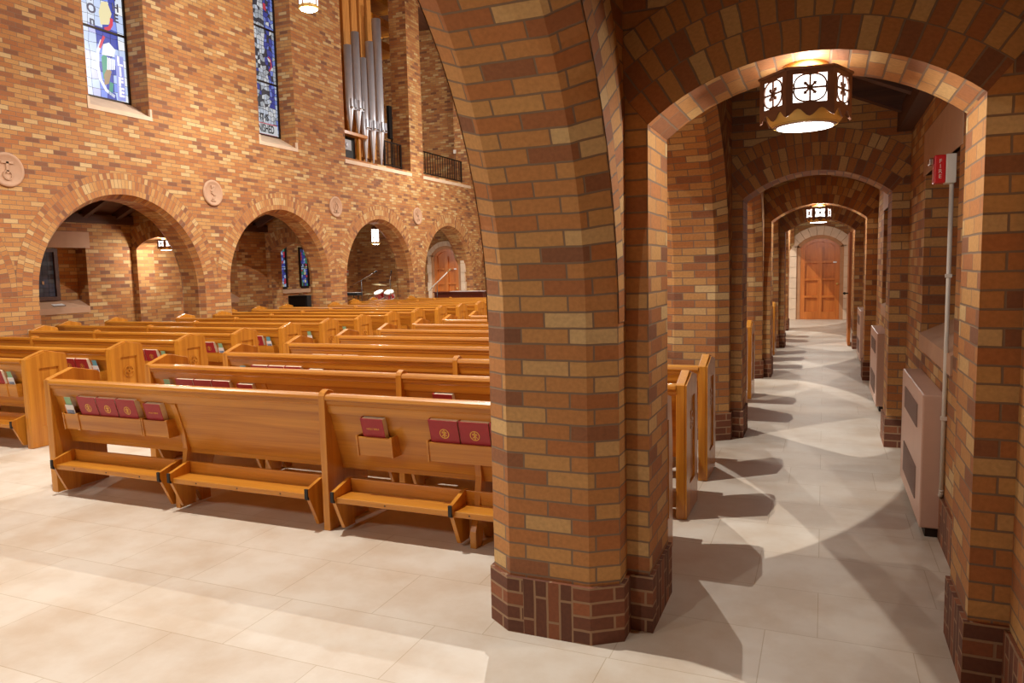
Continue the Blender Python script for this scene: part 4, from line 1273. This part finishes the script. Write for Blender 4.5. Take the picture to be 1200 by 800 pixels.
for (x, y, z, r, tl) in ((-0.62, 0.0, 0.92, 0.18, 0.05), (-0.35, 0.25, 1.22, 0.24, -0.12), (0.45, 0.2, 1.18, 0.25, 0.12)):
    b = MB(); b.lathe([(0, 0.03), (0.04, 0.02), (r*0.6, 0.004), (r, -0.012), (r, -0.015), (0.04, 0.012)], n=24)
    ct, st = math.cos(tl), math.sin(tl)
    b.xform(lambda p: (x+p[0]*ct, y+p[1], z+p[2]+p[0]*st)); o = b.build('cymbal', M_cymbal, e)
    b = MB(); b.tube((x, y, 0.02), (x, y, z+0.05), 0.011, n=8)
    for a in range(3): b.tube((x, y, 0.3), (x+0.22*math.cos(a*2.1), y+0.22*math.sin(a*2.1), 0.01), 0.008, n=6)
    b.build('cymbal_stand', M_chrome, o)
b = MB(); b.lathe([(0, 0.46), (0.17, 0.46), (0.18, 0.49), (0.17, 0.52), (0, 0.52)], (-0.05, 0.75, 0), 18); b.tube((-0.05, 0.75, 0), (-0.05, 0.75, 0.46), 0.02); o = b.build('drum_stool', M_black, e)

def mic_stand(loc, p_top, p0, p1, label, mat):
    e = empty('microphone_stand', loc); tag(e, label, 'microphone stand', None)
    b = MB(); b.lathe([(0, 0), (0.13, 0), (0.13, 0.015), (0.02, 0.03)], n=20); b.build('base', M_black, e)
    b = MB(); b.tube((0, 0, 0.01), p_top, 0.010); b.build('pole', M_black, e)
    b = MB(); b.tube(p0, p1, 0.009 if mat is not M_white else 0.016); b.build('boom', mat, e)
    b = MB(); d = (Vector(p1)-Vector(p0)).normalized(); q = Vector(p1)
    b.tube(q, q+d*0.10, 0.014, 0.02); b.tube(q+d*0.10, q+d*0.16, 0.028, 0.02); b.build('microphone', M_black if mat is not M_white else M_cymbal, e)
mic_stand((-13.2, 19.4, 0), (0, 0, 1.38), (-0.28, -0.05, 1.24), (0.40, 0.05, 1.58), 'chrome boom microphone stand left of the drum kit', M_chrome)
mic_stand((-12.1, 19.3, 0), (0, 0, 1.38), (0, 0, 1.36), (0.03, 0, 1.50), 'upright microphone stand right of the drum kit', M_chrome)
e = empty('keyboard', (-14.2, 20.1, 0)); tag(e, 'black keyboard on a stand left of the drums', 'keyboard')
b = MB(); b.box(-0.45, 0.45, -0.15, 0.15, 0.88, 0.97); b.build('body', M_black, e, bevel=0.01)
b = MB(); b.box(-0.42, 0.42, -0.06, 0.13, 0.965, 0.975); b.build('keys', M_head, e)
for s in (-1, 1):
    b = MB(); b.tube((s*0.3, -0.14, 0.01), (s*0.3, 0.14, 0.88), 0.014); b.tube((s*0.3, 0.14, 0.01), (s*0.3, -0.14, 0.88), 0.014); b.build('leg', M_black, e)
e = empty('console', (-10.3, 20.5, 0)); tag(e, 'dark reddish wooden console with white top sheet at the front of the nave', 'console')
b = MB(); b.box(-0.80, 0.85, -0.28, 0.28, 0.08, 0.93); b.build('cabinet', M_console, e, bevel=0.008)
b = MB(); b.box(-0.84, 0.89, -0.31, 0.31, 0.93, 0.965); b.build('top', M_console, e, bevel=0.006)
b = MB(); b.box(-0.3, 0.8, -0.2, 0.1, 0.965, 0.972); b.build('paper', M_card, e)
b = MB(); b.box(-0.76, 0.81, -0.24, 0.24, 0.0, 0.08); b.build('plinth', M_black, e)
b = MB()
for i in range(3): b.box(-0.72+0.53*i, -0.72+0.53*i+0.46, -0.288, -0.278, 0.2, 0.84)
b.build('front_panels', M_console, e)
mic_stand((-10.85, 19.95, 0), (0, 0, 1.22), (-0.28, 0.05, 1.04), (0.38, -0.02, 1.56), 'white boom microphone stand at the dark console', M_white)
e = empty('loudspeaker', (-13.25, 16.6, 0)); tag(e, 'black loudspeaker cabinet on the floor under the transept windows', 'loudspeaker')
b = MB(); b.box(-0.32, 0.32, -0.2, 0.2, 0.03, 1.02); b.build('cabinet', M_speaker, e, bevel=0.015)
b = MB(); b.box(-0.28, 0.28, -0.215, -0.2, 0.1, 0.95); b.build('grille', M_black, e)
b = MB(); b.tube((-0.1, 0, 1.05), (0.1, 0, 1.05), 0.012); b.tube((-0.1, 0, 1.01), (-0.1, 0, 1.05), 0.01); b.tube((0.1, 0, 1.01), (0.1, 0, 1.05), 0.01); b.build('handle', M_grille, e)
for i in range(4):
    b = MB(); b.tube((0.25*(1 if i % 2 else -1), 0.14*(1 if i < 2 else -1), 0), (0.25*(1 if i % 2 else -1), 0.14*(1 if i < 2 else -1), 0.03), 0.03); b.build('foot', M_black, e)
e = empty('sill_placard', (mir(OW+0.13), niche_y(1)+0.16, NZ0+0.055)); tag(e, 'small white placard in a dark frame on the niche sill, leftmost arch', 'placard')
b = MB(); b.box(-0.07, 0.07, -0.12, 0.12, 0, 0.012); b.xform(lambda p: (p[0], p[1], p[2]-p[0]*0.36)); b.build('frame', M_black, e)
b = MB(); b.box(-0.06, 0.06, -0.11, 0.11, 0.012, 0.015); b.xform(lambda p: (p[0], p[1], p[2]-p[0]*0.36)); b.build('sheet', M_card, e)
e = empty('thermostat', (TX+0.02, 21.9, 1.62)); tag(e, 'small wall thermostat in the corner of the transept', 'thermostat')
b = MB(); b.box(-0.02, 0.02, -0.06, 0.06, -0.09, 0.09); b.build('case', M_white, e, bevel=0.005)
b = MB(); b.box(0.02, 0.026, -0.04, 0.04, 0.0, 0.05); b.build('dial', M_red, e)
e = empty('spotlight', (-13.3, 19.2, 2.95)); tag(e, 'small stage spotlight beside the transept lantern', 'spotlight')
b = MB(); b.tube((0, 0, 0), (0.1, -0.14, -0.08), 0.06, 0.08, 14); b.build('housing', M_white, e)
b = MB(); b.tube((0, 0, 0), (0, 0, 0.56), 0.012); b.build('stem', M_black, e)
